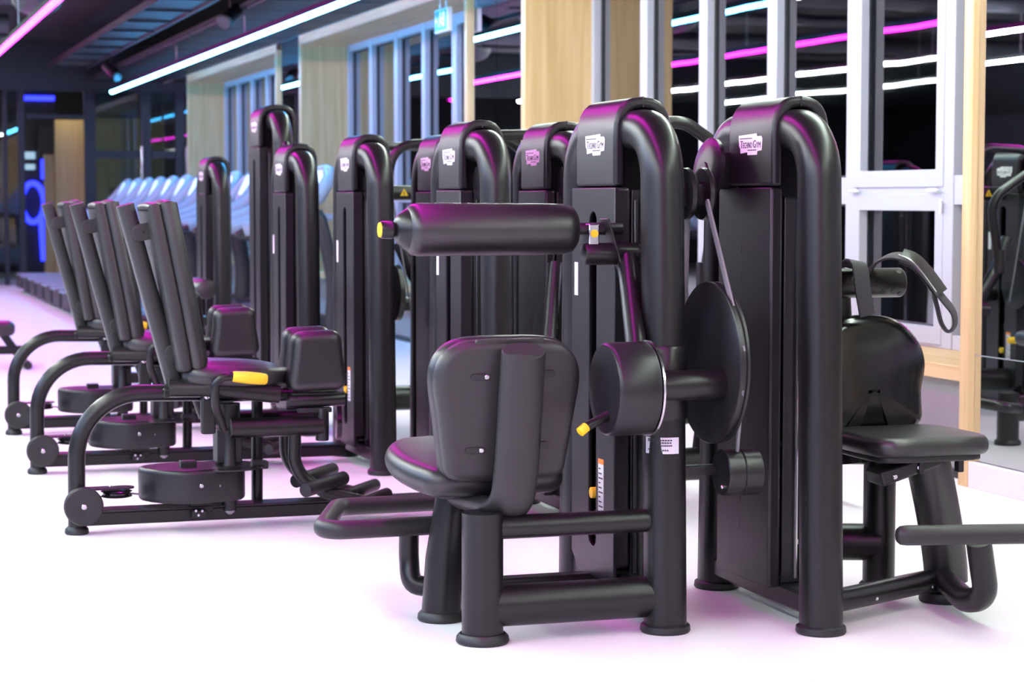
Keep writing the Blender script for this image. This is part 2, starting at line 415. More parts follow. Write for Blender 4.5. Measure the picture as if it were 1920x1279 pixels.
def tray(x0, x1, z, ya, yb, label, step=1.1):
    r = empty('cable_tray', ((x0 + x1) / 2, (ya + yb) / 2, z), label, 'cable tray')
    for x in (x0, x1): part('rail', 'tray', r, 'box2', (x - 0.012, ya, z), (x + 0.012, yb, z + 0.07))
    y = ya + 0.3
    while y < yb:
        part('rung', 'tray', r, 'box2', (x0, y - 0.03, z + 0.01), (x1, y + 0.03, z + 0.03)); y += step
    for y in (ya + 2, (ya + yb) / 2, yb - 2):
        for x in (x0, x1): part('rod', 'tray', r, 'tube', [(x, y, z + 0.07), (x, y, ZC)], 0.005, n=6)
    # the plate that lies on the rungs
    part('cover_plate', 'ceil_panel', r, 'box2', (x0 + 0.02, ya, z + 0.032), (x1 - 0.02, yb, z + 0.037))
    return r
tray(2.80, 3.30, 3.0, 6, 29, 'ladder cable tray hung between the magenta line and the blue line light', 1.25)
def duct(pts, r, label, m='duct', ry=None):
    o = MB().tube(pts, r, n=20, ry=ry).build('duct', m)
    return tag(o, label, 'duct')
duct([(-6, 18.8, 3.22), (2.0, 18.8, 3.22)], 0.10, 'grey ceiling duct crossing under the ceiling above the magenta line, nearest of the cross ducts')
duct([(-6, 21.5, 3.24), (2.1, 21.5, 3.24)], 0.07, 'slim grey pipe duct crossing the ceiling between the two big ducts')
duct([(-6, 24.2, 3.2), (1.9, 24.2, 3.2)], 0.11, 'big grey ceiling duct crossing in front of the back partition')
duct([(-6, 27.0, 3.26), (2.2, 27.0, 3.26)], 0.05, 'thin grey conduit crossing the ceiling, the one closest to the back partition')
for k, (x, y, lab) in enumerate(((1.85, 20.2, 'round grey air diffuser hanging beside the magenta line light, nearer one'), (1.50, 25.2, 'round grey air diffuser hanging near the back end of the magenta line light'))):
    r = empty('air_diffuser', (x, y, 3.0), lab, 'air vent')
    part('bowl', 'duct', r, 'lathe', (x, y, 2.95), (0, 0, 1), [(0, 0.05), (0.02, 0.12), (0.06, 0.19), (0.12, 0.23), (0.16, 0.24)])
    part('neck', 'duct', r, 'lathe', (x, y, 3.1), (0, 0, 1), [(0, 0.12), (ZC - 3.1, 0.12)])
def spot(p, d, label):
    r = empty('spotlight', p, label, 'spotlight'); p = V(p); d = V(d).normalized()
    part('body', 'dark', r, 'lathe', p, d, [(-0.14, 0.04), (-0.13, 0.07), (0.12, 0.075), (0.13, 0.08), (0.14, 0.07)])
    part('bracket', 'tray', r, 'tube', [p + V((0, 0, .03)), (p.x, p.y, ZC)], 0.012, n=8)
    part('lens', 'duct', r, 'lathe', p + d * 0.135, d, [(0, 0.065), (0.008, 0.06)])
spot((3.40, 18.6, 2.86), (-0.5, -0.6, -0.45), 'black spotlight hung beside the blue line light')
spot((3.40, 27.0, 2.86), (0.4, -0.6, -0.5), 'small black spotlight hung near the back partition')
# exit sign
es = empty('exit_sign', (XW - 0.12, 15.45, 2.5), 'green and white emergency exit sign hung at the oak window head', 'exit sign')
part('box', 'white_paint', es, 'box2', (XW - 0.14, 15.26, 2.50), (XW - 0.10, 15.62, 2.68), bev=0.006)
part('rod', 'steel', es, 'tube', [(XW - 0.12, 15.35, 2.68), (XW - 0.12, 15.35, 2.90)], 0.006, n=8)
part('rod', 'steel', es, 'tube', [(XW - 0.12, 15.53, 2.68), (XW - 0.12, 15.53, 2.90)], 0.006, n=8)
fc = part('face', 'sign_green', es, 'box2', (XW - 0.144, 15.285, 2.515), (XW - 0.139, 15.595, 2.665))
o_, U_, W_ = V((XW - 0.1455, 15.44, 2.59)), V((0, -1, 0)), V((0, 0, 1))
fig = MB()
for pts in ([(-.02, .03), (.02, .035), (.03, 0), (.0, -.012), (-.03, 0)], [(-.02, .0), (.0, -.01), (-.03, -.05), (-.055, -.05)], [(.0, -.01), (.022, .0), (.05, -.03), (.042, -.055), (.03, -.03)], [(.012, .03), (.05, .012), (.047, .002), (.01, .015)]):
    fig.slab(o_, U_, W_, pts, 0.002, er=0.0005, seg=1)
fig.lathe(o_ + W_ * 0.05, (-1, 0, 0), [(-0.001, 0.014), (0.001, 0.014)], 14)
fig.build('running_figure', 'exit_face', fc)
part('door_symbol', 'exit_face', fc, 'box2', (XW - 0.147, 15.33, 2.54), (XW - 0.1445, 15.375, 2.65))
part('arrow', 'exit_face', fc, 'slab', o_ + U_ * -0.11, U_, W_, [(-.03, 0), (0, -.035), (0, -.012), (.035, -.012), (.035, .012), (0, .012), (0, .035)], 0.002, er=0.0004, seg=1)

# ---- back partition and the dim studio behind it
def bx(x, y, Y=YB): return P(x, y, Y=Y)
xl, xr = -9.0, XG + 0.25
struct(MB().box2((-9, 35.9, 0), (6.2, 36.1, ZC)).build('wall_back', 'wall_dark'))
struct(MB().box2((-9, YB - 0.05, 2.78), (XW, YB + 0.1, ZC)).build('wall_partition_head', 'post_dark'))
for k, (xa, xb) in enumerate(((-40, -8), (8, 16), (36, 48), (160, 181), (267, 284), (334, 360))):
    struct(MB().box2((bx(xa, 400).x, YB - 0.05, 0), (bx(xb, 400).x, YB + 0.06, 2.78)).build('trim_%d' % tn, 'post_dark', bev=0.004)); tn += 1
for xa, xb, ya, yb in ((181, 267, 283, 297), (284, 334, 283, 297), (48, 160, 216, 221)):
    p, q = bx(xa, yb), bx(xb, ya); struct(MB().box2((p.x, YB - 0.04, p.z), (q.x, YB + 0.04, q.z)).build('trim_%d' % tn, 'post_dark')); tn += 1
wp = bpy.data.objects.new('window_6', None); COL.objects.link(wp); wp.location = (2.2, YB, 0); wp['kind'] = 'structure'
for xa, xb in ((-8, 8), (16, 36), (181, 267), (284, 334)):
    part('pane', 'partition_glass', wp, 'box2', (bx(xa, 400).x, YB + 0.005, 0), (bx(xb, 400).x, YB + 0.015, 2.78))
door = bpy.data.objects.new('door_1', None); COL.objects.link(door); door.location = (bx(266, 400).x, YB - 0.08, 0); door['kind'] = 'structure'
part('pull_bar', 'chrome', door, 'tube', [bx(266, 470, YB - 0.1), bx(266, 275, YB - 0.1)], 0.022, n=10)
# oak panel behind the open bay, neon, wall boxes
struct(MB().box2((bx(105, 400, 31.6).x, 31.55, 0), (bx(163, 400, 31.6).x, 31.75, bx(120, 225, 31.6).z)).build('wall_oak_block', 'oak_panel'))
struct(MB().box2((bx(84, 400, 31.9).x, 31.85, 0), (bx(107, 400, 31.9).x, 32.0, bx(90, 290, 31.9).z)).build('wall_oak_return', 'oak_panel'))
struct(MB().box2((bx(181, 400, 35.8).x, 35.7, 0), (bx(330, 400, 35.8).x, 35.85, 2.6)).build('wall_oak_far', 'oak_panel'))
struct(MB().box2((bx(30, 400, 33.0).x, 33.03, 0), (bx(105, 400, 33.0).x, 33.1, ZC)).build('wall_studio', 'wall_dark'))
nl = empty('neon_ring', tuple(bx(64, 400, 32.96)), 'blue glowing neon ring on the studio wall behind the open bay', 'neon light')
c0 = bx(62, 380, 32.975)
part('ring', 'neon_blue', nl, 'tube', [c0 + V((math.cos(a) * 0.17, 0, math.sin(a) * 0.30)) for a in [2 * PI * i / 28 for i in range(29)]], 0.045, n=10)
part('stem', 'neon_blue', nl, 'tube', [c0 + V((0.12, 0, -0.25)), c0 + V((0.15, 0, -0.9))], 0.045, n=10)
nb = empty('neon_tube', tuple(bx(80, 300, 32.99)), 'blue glowing vertical light column beside the oak block', 'neon light')
part('tube', 'neon_blue', nb, 'box2', tuple(bx(77, 336, 32.99)), tuple(bx(86, 299, 32.99) + V((0, 0.035, 0))), bev=0.01)
part('base_box', 'wall_dark', nb, 'box2', tuple(bx(72, 297, 32.73)), tuple(bx(104, 235, 32.73) + V((0, 0.3, 0))), bev=0.01)
nc = MB().box2(tuple(bx(46, 188, 32.98)), tuple(bx(102, 180, 32.98) + V((0, 0.05, 0)))).build('neon_line', 'neon_blue'); tag(nc, 'blue glowing line at the top of the open bay', 'neon light')
for k, (xa, ya, xb, yb) in enumerate(((46, 285, 66, 298), (46, 308, 66, 318))):
    o = MB().box2(tuple(bx(xa, yb, 33.0)), tuple(bx(xb, ya, 33.0) + V((0, 0.03, 0)))).build('lit_panel', 'screen')
    tag(o, ['upper', 'lower'][k] + ' pale blue lit panel in the studio behind the open bay', 'light panel')
dl = empty('fill_light', tuple(P(128, 190, Y=31.2).xy) + (2.89,), 'added unseen warm downlight above the oak block in the open bay', 'ceiling light')  # lamp added out of sight to brighten the oak block
dlp = dl.location
part('can', 'dark', dl, 'lathe', (dlp.x, dlp.y, 2.90), (0, 0, 1), [(0, .06), (0, .07), (.12, .07)], 20)
part('stem', 'tray', dl, 'tube', [(dlp.x, dlp.y, 3.01), (dlp.x, dlp.y, ZC)], .01, n=8)
part('lens', emat('warm_lens', (1.0, .80, .50), 300), dl, 'lathe', (dlp.x, dlp.y, 2.892), (0, 0, 1), [(0, .055), (.01, .055)], 20)
sl_ = empty('studio_fill', (2.4, 33.6, 3.15), 'added unseen warm bar light inside the studio behind the partition', 'ceiling light')  # extra bar lamp, hidden above the partition head, added to lift the studio
part('housing', 'dark', sl_, 'box2', (1.6, 33.56, 3.17), (4.4, 33.64, 3.25), bev=.004)
part('diffuser', emat('warm_bar', (1.0, .86, .60), 14), sl_, 'box2', (1.6, 33.57, 3.15), (4.4, 33.63, 3.17))
for x_ in (1.9, 4.1): part('rod', 'tray', sl_, 'tube', [(x_, 33.6, 3.25), (x_, 33.6, ZC)], .006, n=6)
# exercise bike seen through the partition glass
eb = empty('exercise_bike', tuple(P(215, 400, Y=33.0).xy) + (0,), 'dark exercise bike behind the partition glass, saddle raised', 'exercise bike')
q = lambda x, y, d=0: P(x, y, Y=33.0 + d)
part('saddle', 'post_dark', eb, 'slab', q(221, 355), (1, 0, 0.35), (0, 1, 0), smooth_loop([(-.16, 0), (-.10, -.05), (.05, -.12), (.16, -.10), (.16, .10), (.05, .12), (-.10, .05)]), 0.10, er=0.03)
part('seat_post', 'blue_lit_tint', eb, 'tube', [q(212, 372), q(208, 440)], 0.06, n=10)
part('frame_bar', 'dark', eb, 'tube', fillet([q(208, 430), q(190, 470), q(240, 480), q(255, 400)], 0.1), 0.05, n=10)
part('flywheel', 'dark', eb, 'lathe', q(240, 470) - V((0, 0.04, 0)), (0, 1, 0), [(0, 0.2), (0.01, 0.24), (0.07, 0.24), (0.08, 0.2)])
part('base', 'dark', eb, 'box2', (q(190, 500).x, 32.85, 0), (q(258, 500).x, 33.15, 0.08), bev=0.01)
part('handlebar', 'dark', eb, 'tube', [q(255, 400), q(262, 360), q(250, 345)], 0.03, n=8)

# ------------------------------------------------------------------ weight-stack tower (part of every machine)
BADGE = [(148, 270), (270, 263), (273, 278), (300, 278), (308, 292), (303, 355), (275, 358), (272, 378), (210, 378), (207, 362), (162, 368), (160, 340), (152, 330)]
def logo(hood, o, U, W, width=0.165, height=0.062):
    ku, kw = width / 160.0, height / 115.0
    f = lambda x, y: ((x - 228) * ku, -(y - 320) * kw)
    out = [f(x, y) for x, y in BADGE]; out.reverse()
    N = V(U).cross(V(W))
    part('logo_badge', 'sticker', hood, 'slab', V(o), U, W, out, 0.0016, er=0.0004, seg=1)
    ch = [('T', 0.032) + f(162, 340) + (f(180, 0)[0] - f(162, 0)[0],), ('ECHNO', 0.0245) + f(180, 340) + (f(246, 0)[0] - f(180, 0)[0],),
          ('G', 0.032) + f(248, 340) + (f(268, 0)[0] - f(248, 0)[0],), ('YM', 0.0245) + f(270, 340) + (f(300, 0)[0] - f(270, 0)[0],)]
    lettering('logo_letters', ch, V(o) + N * 0.0008, U, W, 'ink', hood, 0.0008)
    for xa, xb, y in ((158, 240, 288), (212, 270, 352)):
        p, q_ = f(xa, y + 2.5), f(xb, y - 2.5)
        part('logo_line', 'ink', hood, 'slab', V(o) + N * 0.0008, U, W, [(p[0], p[1]), (q_[0], p[1]), (q_[0], q_[1]), (p[0], q_[1])], 0.0016, er=0.0003, seg=1)
def tower(root, cx, cy, H=1.515, front=-1, pulleys=True, stickers=True, tops=1.26, hoody=(-.112, .175), covy=(-.122, .205), deep=0.0):
    """front: side (-1 = -X, +1 = +X) that carries the slotted weight cover"""
    c = V((cx, cy, 0)); dz = H - 1.515; zt = tops + dz
    L = lambda x, y, z: c + V((x, y, z))
    # bent tube: up, over and down again, feet slightly splayed
    pth = fillet([L(0, -.365, .02), L(0, -.322, 1.475 + dz - .058), L(0, .322, 1.475 + dz - .058), L(0, .365, .02)], 0.145, 10)
    sec = []
    for i in range(24):
        a = 2 * PI * i / 24; ca, sa = math.cos(a), math.sin(a); e = 2 / 2.5
        sec.append((0.058 * math.copysign(abs(ca) ** e, ca), 0.060 * math.copysign(abs(sa) ** e, sa)))
    MB().sweep(pth, sec, up=(0, -1, 0)).build('frame_tube', 'frame', root)
    for y in (-.365, .365):
        part('foot', 'rubber', root, 'lathe', L(0, y, 0), (0, 0, 1), [(0, .068), (.006, .072), (.020, .070), (.026, .062)])
    part('base_bar', 'frame', root, 'box2', L(-.035, -.33, .045), L(.055, .33, .105), bev=.008)
    # hood: a thick band bent over the tube
    xa, xb, th = -.075 - deep, .105 + deep, .032; h0, h1 = hoody; c0, c1 = covy; hm = (h0 + h1) / 2; cm_ = (c0 + c1) / 2; cw = (c1 - c0) / 2
    zs = zt - .003; outer = []; inner = []
    R = (xb - xa) / 2; xc = (xa + xb) / 2; za = H - .115
    outer.append((xa, zs))
    for i in range(13):
        a = PI - PI * i / 12; ca, sa = math.cos(a), math.sin(a); e = 2 / 2.6
        outer.append((xc + R * math.copysign(abs(ca) ** e, ca), za + .115 * abs(sa) ** e))
    outer.append((xb, zs))
    inner.append((xb - th, zs))
    for i in range(13):
        a = PI * i / 12; ca, sa = math.cos(a), math.sin(a); e = 2 / 2.6
        inner.append((xc + (R - th) * math.copysign(abs(ca) ** e, ca), za + (.115 - th) * abs(sa) ** e))
    inner.append((xa + th, zs))
    prof = outer + inner; n = len(prof); vs = []; fs = []
    for y in (h0, h1): vs += [L(x, y, z) for x, z in prof]
    for i in range(n): fs.append((i, (i + 1) % n, (i + 1) % n + n, i + n))
    m = len(outer)
    for s_ in (0, n):
        for i in range(m - 1): fs.append((s_ + i, s_ + i + 1, s_ + n - 2 - i, s_ + n - 1 - i))
    hood = MB().add(vs, fs).build('hood', 'cover', root, bev=.011, ang=30, seg=3)
    part('hood_seam', 'dark', hood, 'box2', L(xc - .003, h0 - .0006, H - .03), L(xc + .001, h1 + .0006, H + .0006))
    part('hood_shade_block', 'hollow_shade', root, 'box2', L(xa + th - .004, h0 + .012, zs - .03), L(xb - th + .004, h1 - .012, za + .045))  # black block standing in for the shade inside the hollow hood
    logo(hood, L(xa - .0008, hm - .005, H - .135), V((0, -1, 0)), V((0, 0, 1)))
    logo(hood, L(xb + .0008, hm, H - .135), V((0, 1, 0)), V((0, 0, 1)))
    # weight cover: slotted front shell, recessed sides, plain back shell
    fx, bx_ = (xa, xb) if front < 0 else (xb, xa); sgn = -1 if front < 0 else 1
    z0 = .095; hgt = zt - .006 - z0
    U = V((0, -1, 0)) if sgn < 0 else V((0, 1, 0)); hole = rr(.062, hgt - .11 - .05, .0305, 7, 0, hgt / 2 + .01)
    out = [(-cw, .05), (-cw + .06, .0), (cw, .0), (cw, hgt), (-cw, hgt)]
    fr = MB(); fr.holed(L(fx, cm_, z0), U, V((0, 0, 1)), out, hole, .012); fr.build('front_cover', 'cover', root, bev=.003)
    for y in (-1, 1):
        E_ = lambda d: c0 + d if y < 0 else c1 - d
        part('cover_edge', 'cover', root, 'box2', L(fx, E_(0), z0 + .05), L(fx - sgn * .050, E_(.018), zt - .006), bev=.009)
        part('side_panel', 'cover', root, 'box2', L(fx - sgn * .056, E_(.022), z0 + .01), L(bx_ + sgn * .050, E_(.012), zt - .012), bev=.004)
        part('side_bead', 'cover', root, 'box2', L(fx - sgn * .060, E_(.010), z0 + .03), L(fx - sgn * .075, E_(-.002), zt - .04), bev=.005)
        part('cover_edge', 'cover', root, 'box2', L(bx_, E_(0), z0), L(bx_ + sgn * .040, E_(.018), zt - .006), bev=.012)
        for z in (z0 + .13, zt - .16): part('side_bolt', 'steel', root, 'cyl', L(xc + .01, E_(.013), z), L(xc + .01, E_(.007), z), .007, n=10)
    bc = part('back_cover', 'cover', root, 'box2', L(bx_, c0 + .002, z0), L(bx_ + sgn * .014, c1 - .002, zt - .006), bev=.004)
    for i in range(11):
        z = .24 + i * .082; part('tick_mark', 'ink', bc, 'box2', L(bx_ - sgn * .0006, cm_ + .012, z), L(bx_ + sgn * .001, cm_ + .016, z + .03))
    st = part('weight_stack', 'dark', root, 'box2', L(fx - sgn * .03, -.10, .12), L(bx_ + sgn * .025, .10, .13))
    for i in range(12):
        if H < 1.6: part('weight_plate', 'dark', st, 'box2', L(fx - sgn * .032, -.10, .14 + i * .030), L(bx_ + sgn * .028, .10, .166 + i * .030))
    part('guide_rod', 'chrome', root, 'tube', [L(xc, -.165, .12), L(xc, -.165, zt - .02)], .006, n=8)
    pin = part('selector_pin', 'yellow', root, 'cyl', L(fx - sgn * .028, cm_, .345), L(fx + sgn * .004, cm_, .345), .017, n=16)
    if pulleys:
        for x in (-.035, .005):
            part('pulley', 'gloss_black', root, 'lathe', L(x + .012, -.205, zt + .02), (1, 0, 0), [(-.011, .05), (-.010, .062), (-.004, .064), (.004, .064), (.010, .062), (.011, .05)], 24)
    if stickers:
        part('label_strip', 'sticker', root, 'box2', L(fx + sgn * .0012, cm_ + .125, .93), L(fx - sgn * .001, cm_ + .155, 1.03))
        ol = part('warning_label', 'sticker', root, 'box2', L(fx + sgn * .0012, cm_ - .055, .30), L(fx - sgn * .001, cm_ - .10, .44))
        part('label_head', 'orange', ol, 'box2', L(fx + sgn * .0014, cm_ - .055, .44), L(fx - sgn * .001, cm_ - .10, .455))
        for i in range(9): part('label_line', 'ink', ol, 'box2', L(fx + sgn * .0016, cm_ - .060, .312 + i * .014), L(fx, cm_ - .095 + .01 * (i % 3), .316 + i * .014))
    return c

def bolt(name, root, p, d, r=.009, m='chrome'):
    return part(name, m, root, 'lathe', V(p), d, [(0, r), (.004, r), (.006, r * .75)], 12)
def flare(root, p, r=.062, m='rubber'):
    return part('foot', m, root, 'lathe', (p[0], p[1], 0), (0, 0, 1), [(0, r + .008), (.006, r + .012), (.020, r + .010), (.028, r + .002)])

# ------------------------------------------------------------------ A: abdominal machine in front
def abdominal_machine():
    tx, ty = 2.21, 5.765
    R = empty('abdominal_machine', (1.95, 5.70, 0), 'black abdominal machine with thick chest roller, small contoured backrest and low foot loop', 'gym machine')
    tower(R, tx, ty, pulleys=False, hoody=(-.145, .18), covy=(-.150, .215))
    yn = 5.415
    part('leg', 'frame', R, 'tube', [(1.674, yn, .02), (1.674, yn, .362)], .0575, n=28); flare(R, (1.674, yn))
    part('upper_beam', 'frame', R, 'tube', [(1.674, yn, .318), (tx + .01, 5.41, .318)], .033, n=24)
    part('lower_beam', 'frame', R, 'tube', [(1.674, yn, .100), (tx + .01, 5.41, .100)], .050, n=28, ry=.058, up=(0, 0, 1))
    p1 = (1.652, 5.75, .02); part('seat_leg', 'frame', R, 'tube', [p1, (1.662, 5.75, .18), (1.69, 5.75, .43)], .058, n=28, scale=[1, .96, .70]); flare(R, p1, .058)
    part('floor_beam', 'frame', R, 'box2', (1.67, 5.80, .045), (tx - .04, 5.86, .10), bev=.008)
    part('floor_post', 'frame', R, 'box2', (1.66, 5.74, .05), (1.70, 5.86, .10), bev=.006)
    # J-shaped oval post that carries the backrest
    jp = fillet([(1.778, 5.372, .800), (1.765, 5.388, .50), (1.752, 5.395, .362), (1.70, 5.66, .362)], [.5, .10], 8)
    part('backrest_post', 'shell', R, 'tube', jp, .064, n=28, ry=.030, up=(0, -1, 0))
    part('post_cap', 'shell', R, 'slab', (1.778, 5.372, .803), (1, 0, 0), (0, .80, .60), [(.063 * math.cos(2 * PI * i / 28), .036 * math.sin(2 * PI * i / 28)) for i in range(28)], .012, er=.004)
    # backrest: moulded rear shell and front pad
    C = V((1.755, 5.455, .645)); U = V((1, 0, 0)); W = V((0, -.10, 1)).normalized()
    half = [(0, -.205), (.13, -.203), (.172, -.185), (.182, -.14), (.200, -.02), (.213, .07), (.205, .125), (.175, .165), (.12, .188), (0, .192)]
    outl = smooth_loop(half[:-1] + [(-a, b) for a, b in reversed(half)][:-1], 3)
    part('backrest_shell', 'shell', R, 'slab', C + V((0, -.008, 0)), U, W, [(a * .985, b) for a, b in outl], .045, er=.028, back_er=.004, seg=6)
    part('backrest_pad', 'leather', R, 'slab', C + V((0, .04, .004)), -U, W, [(a * 1.01, b * 1.02) for a, b in outl], .075, er=.032, seg=6)
    part('shell_lip', 'shell', R, 'slab', C + V((0, -.036, .184)), U, W, rr(.20, .020, .009), .012, er=.004)
    for u, v in ((-.085, .09), (.100, .095), (-.095, -.115), (.088, -.105)):
        q0 = C + U * u + W * v + V((0, -.032, 0))
        pk = part('bolt_pocket', 'dark', R, 'slab', q0, U, W, rr(.058, .018, .008), .006, er=.001)
        bolt('shell_bolt', pk, q0 + U * (.016 if u < 0 else -.016) + V((0, -.002, 0)), (0, -1, 0), .007)
    # seat
    so = V((1.745, 5.735, .452))
    so_l = smooth_loop([(-.15, -.235), (.15, -.235), (.215, -.17), (.245, .0), (.22, .16), (.13, .245), (-.13, .245), (-.22, .16), (-.245, .0), (-.215, -.17)], 4)
    part('seat', 'leather', R, 'slab', so, (1, 0, 0), (0, 1, .10), so_l, .085, er=.040, seg=6, bulge=.010)
    part('seat_pan', 'dark', R, 'slab', so - V((0, 0, .045)), (1, 0, 0), (0, 1, .10), [(a * .7, b * .7) for a, b in so_l], .03, er=.008)
    # foot loop: bar bent back on itself, on a curved leg
    z = .262
    lp = fillet([P(815, 985, z=z), P(600, 996, z=z), P(632, 951, z=z), P(850, 940, z=z)], .055, 8)
    part('foot_loop', 'rubber', R, 'tube', lp, .028, n=20)
    a = P(790, 1003, z=z - .02); b0 = V((1.66, 5.86, .075))
    part('foot_loop_leg', 'frame', R, 'tube', smooth_path([a + V((-.01, .10, .0)), a + V((-.01, .10, -.09)), (a + b0) / 2 + V((-.03, .05, -.07)), b0]), .030, n=18)
    # roller
    ry_, rz = 5.63, 1.135
    x0, x1 = 1.520, 2.020
    part('chest_roller', 'leather', R, 'lathe', (x0, ry_, rz), (1, 0, 0), [(-.004, .045), (.0, .060), (.012, .071), (.03, .0745), (.12, .0745), (.40, .0735), (.46, .072), (.485, .066), (.497, .052), (.500, .035)], 40)
    ec = part('roller_cap', 'frame', R, 'lathe', (x0 - .033, ry_, rz), (1, 0, 0), [(-.002, .020), (.0, .030), (.008, .042), (.026, .056), (.034, .060)], 32)
    part('roller_knob', 'frame', R, 'lathe', (x0 - .078, ry_, rz), (1, 0, 0), [(0, .021), (.006, .025), (.034, .026), (.040, .021), (.047, .019)], 24)
    part('knob_end', 'yellow', R, 'lathe', (x0 - .0805, ry_, rz), (1, 0, 0), [(0, .020), (.004, .022)], 24)
    part('roller_axle', 'dark', R, 'cyl', (x1 - .01, ry_, rz), (x1 + .14, ry_ - .01, rz), .018)
    slv = part('arm_sleeve', 'frame', R, 'lathe', (2.030, 5.60, 1.064), (1, 0, 0), [(0, .018), (.004, .029), (.010, .032), (.165, .032), (.171, .029), (.174, .018)], 28)
    lk = part('latch', 'chrome', R, 'box2', (2.045, 5.585, 1.085), (2.078, 5.64, 1.15), bev=.004)
    part('latch_button', 'yellow', lk, 'lathe', (2.062, 5.586, 1.122), (0, -1, 0), [(0, .012), (.005, .011)], 14)
    part('angle_plate', 'dark', R, 'box', (2.125, 5.595, 1.075), (.006, .07, .19), Matrix.Rotation(math.radians(-18), 3, 'Y'), bev=.002)
    part('lever_arm', 'frame', R, 'tube', [P(1176, 484, Y=5.59), P(1196, 680, Y=5.36)], .030, n=22)
    # pivot housing, shaft, cam
    hz, hy = .700, 5.325
    part('pivot_housing', 'cover', R, 'lathe', (1.995, hy, hz), (1, 0, 0), [(0, .10), (.001, .122), (.006, .127), (.012, .129), (.118, .129), (.122, .127)], 48)
    part('pivot_ring', 'chrome', R, 'lathe', (2.119, hy, hz), (1, 0, 0), [(0, .133), (.006, .133)], 48)
    part('pivot_shaft', 'frame', R, 'cyl', (2.11, hy, hz + .005), (2.36, hy, hz + .005), .042)
    part('shaft_collar', 'frame', R, 'lathe', (tx, 5.418, .60), (0, 0, 1), [(0, .0605), (.01, .067), (.20, .067), (.21, .0605)], 28)
    cam_ = part('cam_disc', 'disc_black', R, 'lathe', (2.345, 5.43, .757), (1, 0, 0), [(0, .10), (.001, .226), (.004, .230), (.010, .230), (.013, .224), (.022, .224), (.025, .230), (.032, .230), (.035, .225)], 64)
    bolt('cam_bolt', cam_, (2.345, 5.36, .70), (-1, 0, 0), .008)
    part('release_lever', 'frame', R, 'tube', [(2.02, 5.30, .64), P(1100, 800, Y=5.28)], .013, n=14)
    part('lever_tip', 'yellow', R, 'cyl', P(1100, 800, Y=5.28), P(1087, 811, Y=5.275), .0135, n=14)
    # belt and guide pulleys between the two towers
    pu = V((2.365, 5.55, 1.235))
    for dx in (-.028, .026): part('guide_pulley', 'frame', R, 'lathe', pu + V((dx, 0, 0)), (1, 0, 0), [(-.018, .06), (-.016, .074), (-.004, .076), (.004, .070), (.006, .060)], 32)
    part('pulley_bracket', 'frame', R, 'box2', (tx + .06, 5.52, 1.20), (2.395, 5.60, 1.27), bev=.006)
    part('belt', 'belt', R, 'tube', [pu + V((0, -.07, -.02)), V((2.362, 5.215, .80))], .006, n=6, ry=.012)
    part('belt', 'belt', R, 'tube', [pu + V((0, .07, -.02)), V((2.362, 5.64, .83))], .005, n=6, ry=.010)
    part('belt', 'belt', R, 'tube', [V((2.362, 5.22, .70)), V((2.40, 5.34, .50))], .006, n=6, ry=.012)
    dr = part('guide_drum', 'frame', R, 'lathe', (2.355, 5.35, .452), (1, 0, 0), [(0, .05), (.001, .064), (.004, .067), (.05, .067), (.053, .064), (.056, .067), (.105, .067), (.109, .063)], 40)
    bolt('drum_bolt', dr, (2.354, 5.33, .415), (-1, 0, 0), .006)
    part('drum_bracket', 'frame', R, 'box2', (tx + .05, 5.38, .44), (2.37, 5.42, .47), bev=.004)
    # rating plate wrapped on the near tube
    n_ = 10; vs = []; fs = []
    for z_ in (.510, .556):
        for i in range(n_ + 1):
            a_ = math.radians(-170 + 100 * i / n_); vs.append(V((tx + .0600 * math.cos(a_), 5.415 + .0625 * math.sin(a_), z_)))
    for i in range(n_): fs.append((i, i + 1, i + n_ + 2, i + n_ + 1))
    rp = MB().add(vs, fs).build('rating_plate', 'sticker', R)
    tx_ = MB()
    for (u0, u1, z_) in ((-.040, -.020, .544), (-.012, .03, .546), (-.012, .028, .539), (.0, .03, .531), (-.04, -.02, .520), (-.015, .02, .518)):
        for j in range(6):
            ua = math.radians(-120 + (u0 + (u1 - u0) * j / 6) * 1000); ub = math.radians(-120 + (u0 + (u1 - u0) * (j + .8) / 6) * 1000); h = .004 if z_ != .544 else .009
            q_ = lambda a_, z__: V((tx + .0608 * math.cos(a_), 5.415 + .0633 * math.sin(a_), z__))
            tx_.add([q_(ua, z_), q_(ub, z_), q_(ub, z_ + h), q_(ua, z_ + h)], [(0, 1, 2, 3)])
    tx_.build('plate_print', 'ink', rp)
    return R
abdominal_machine()

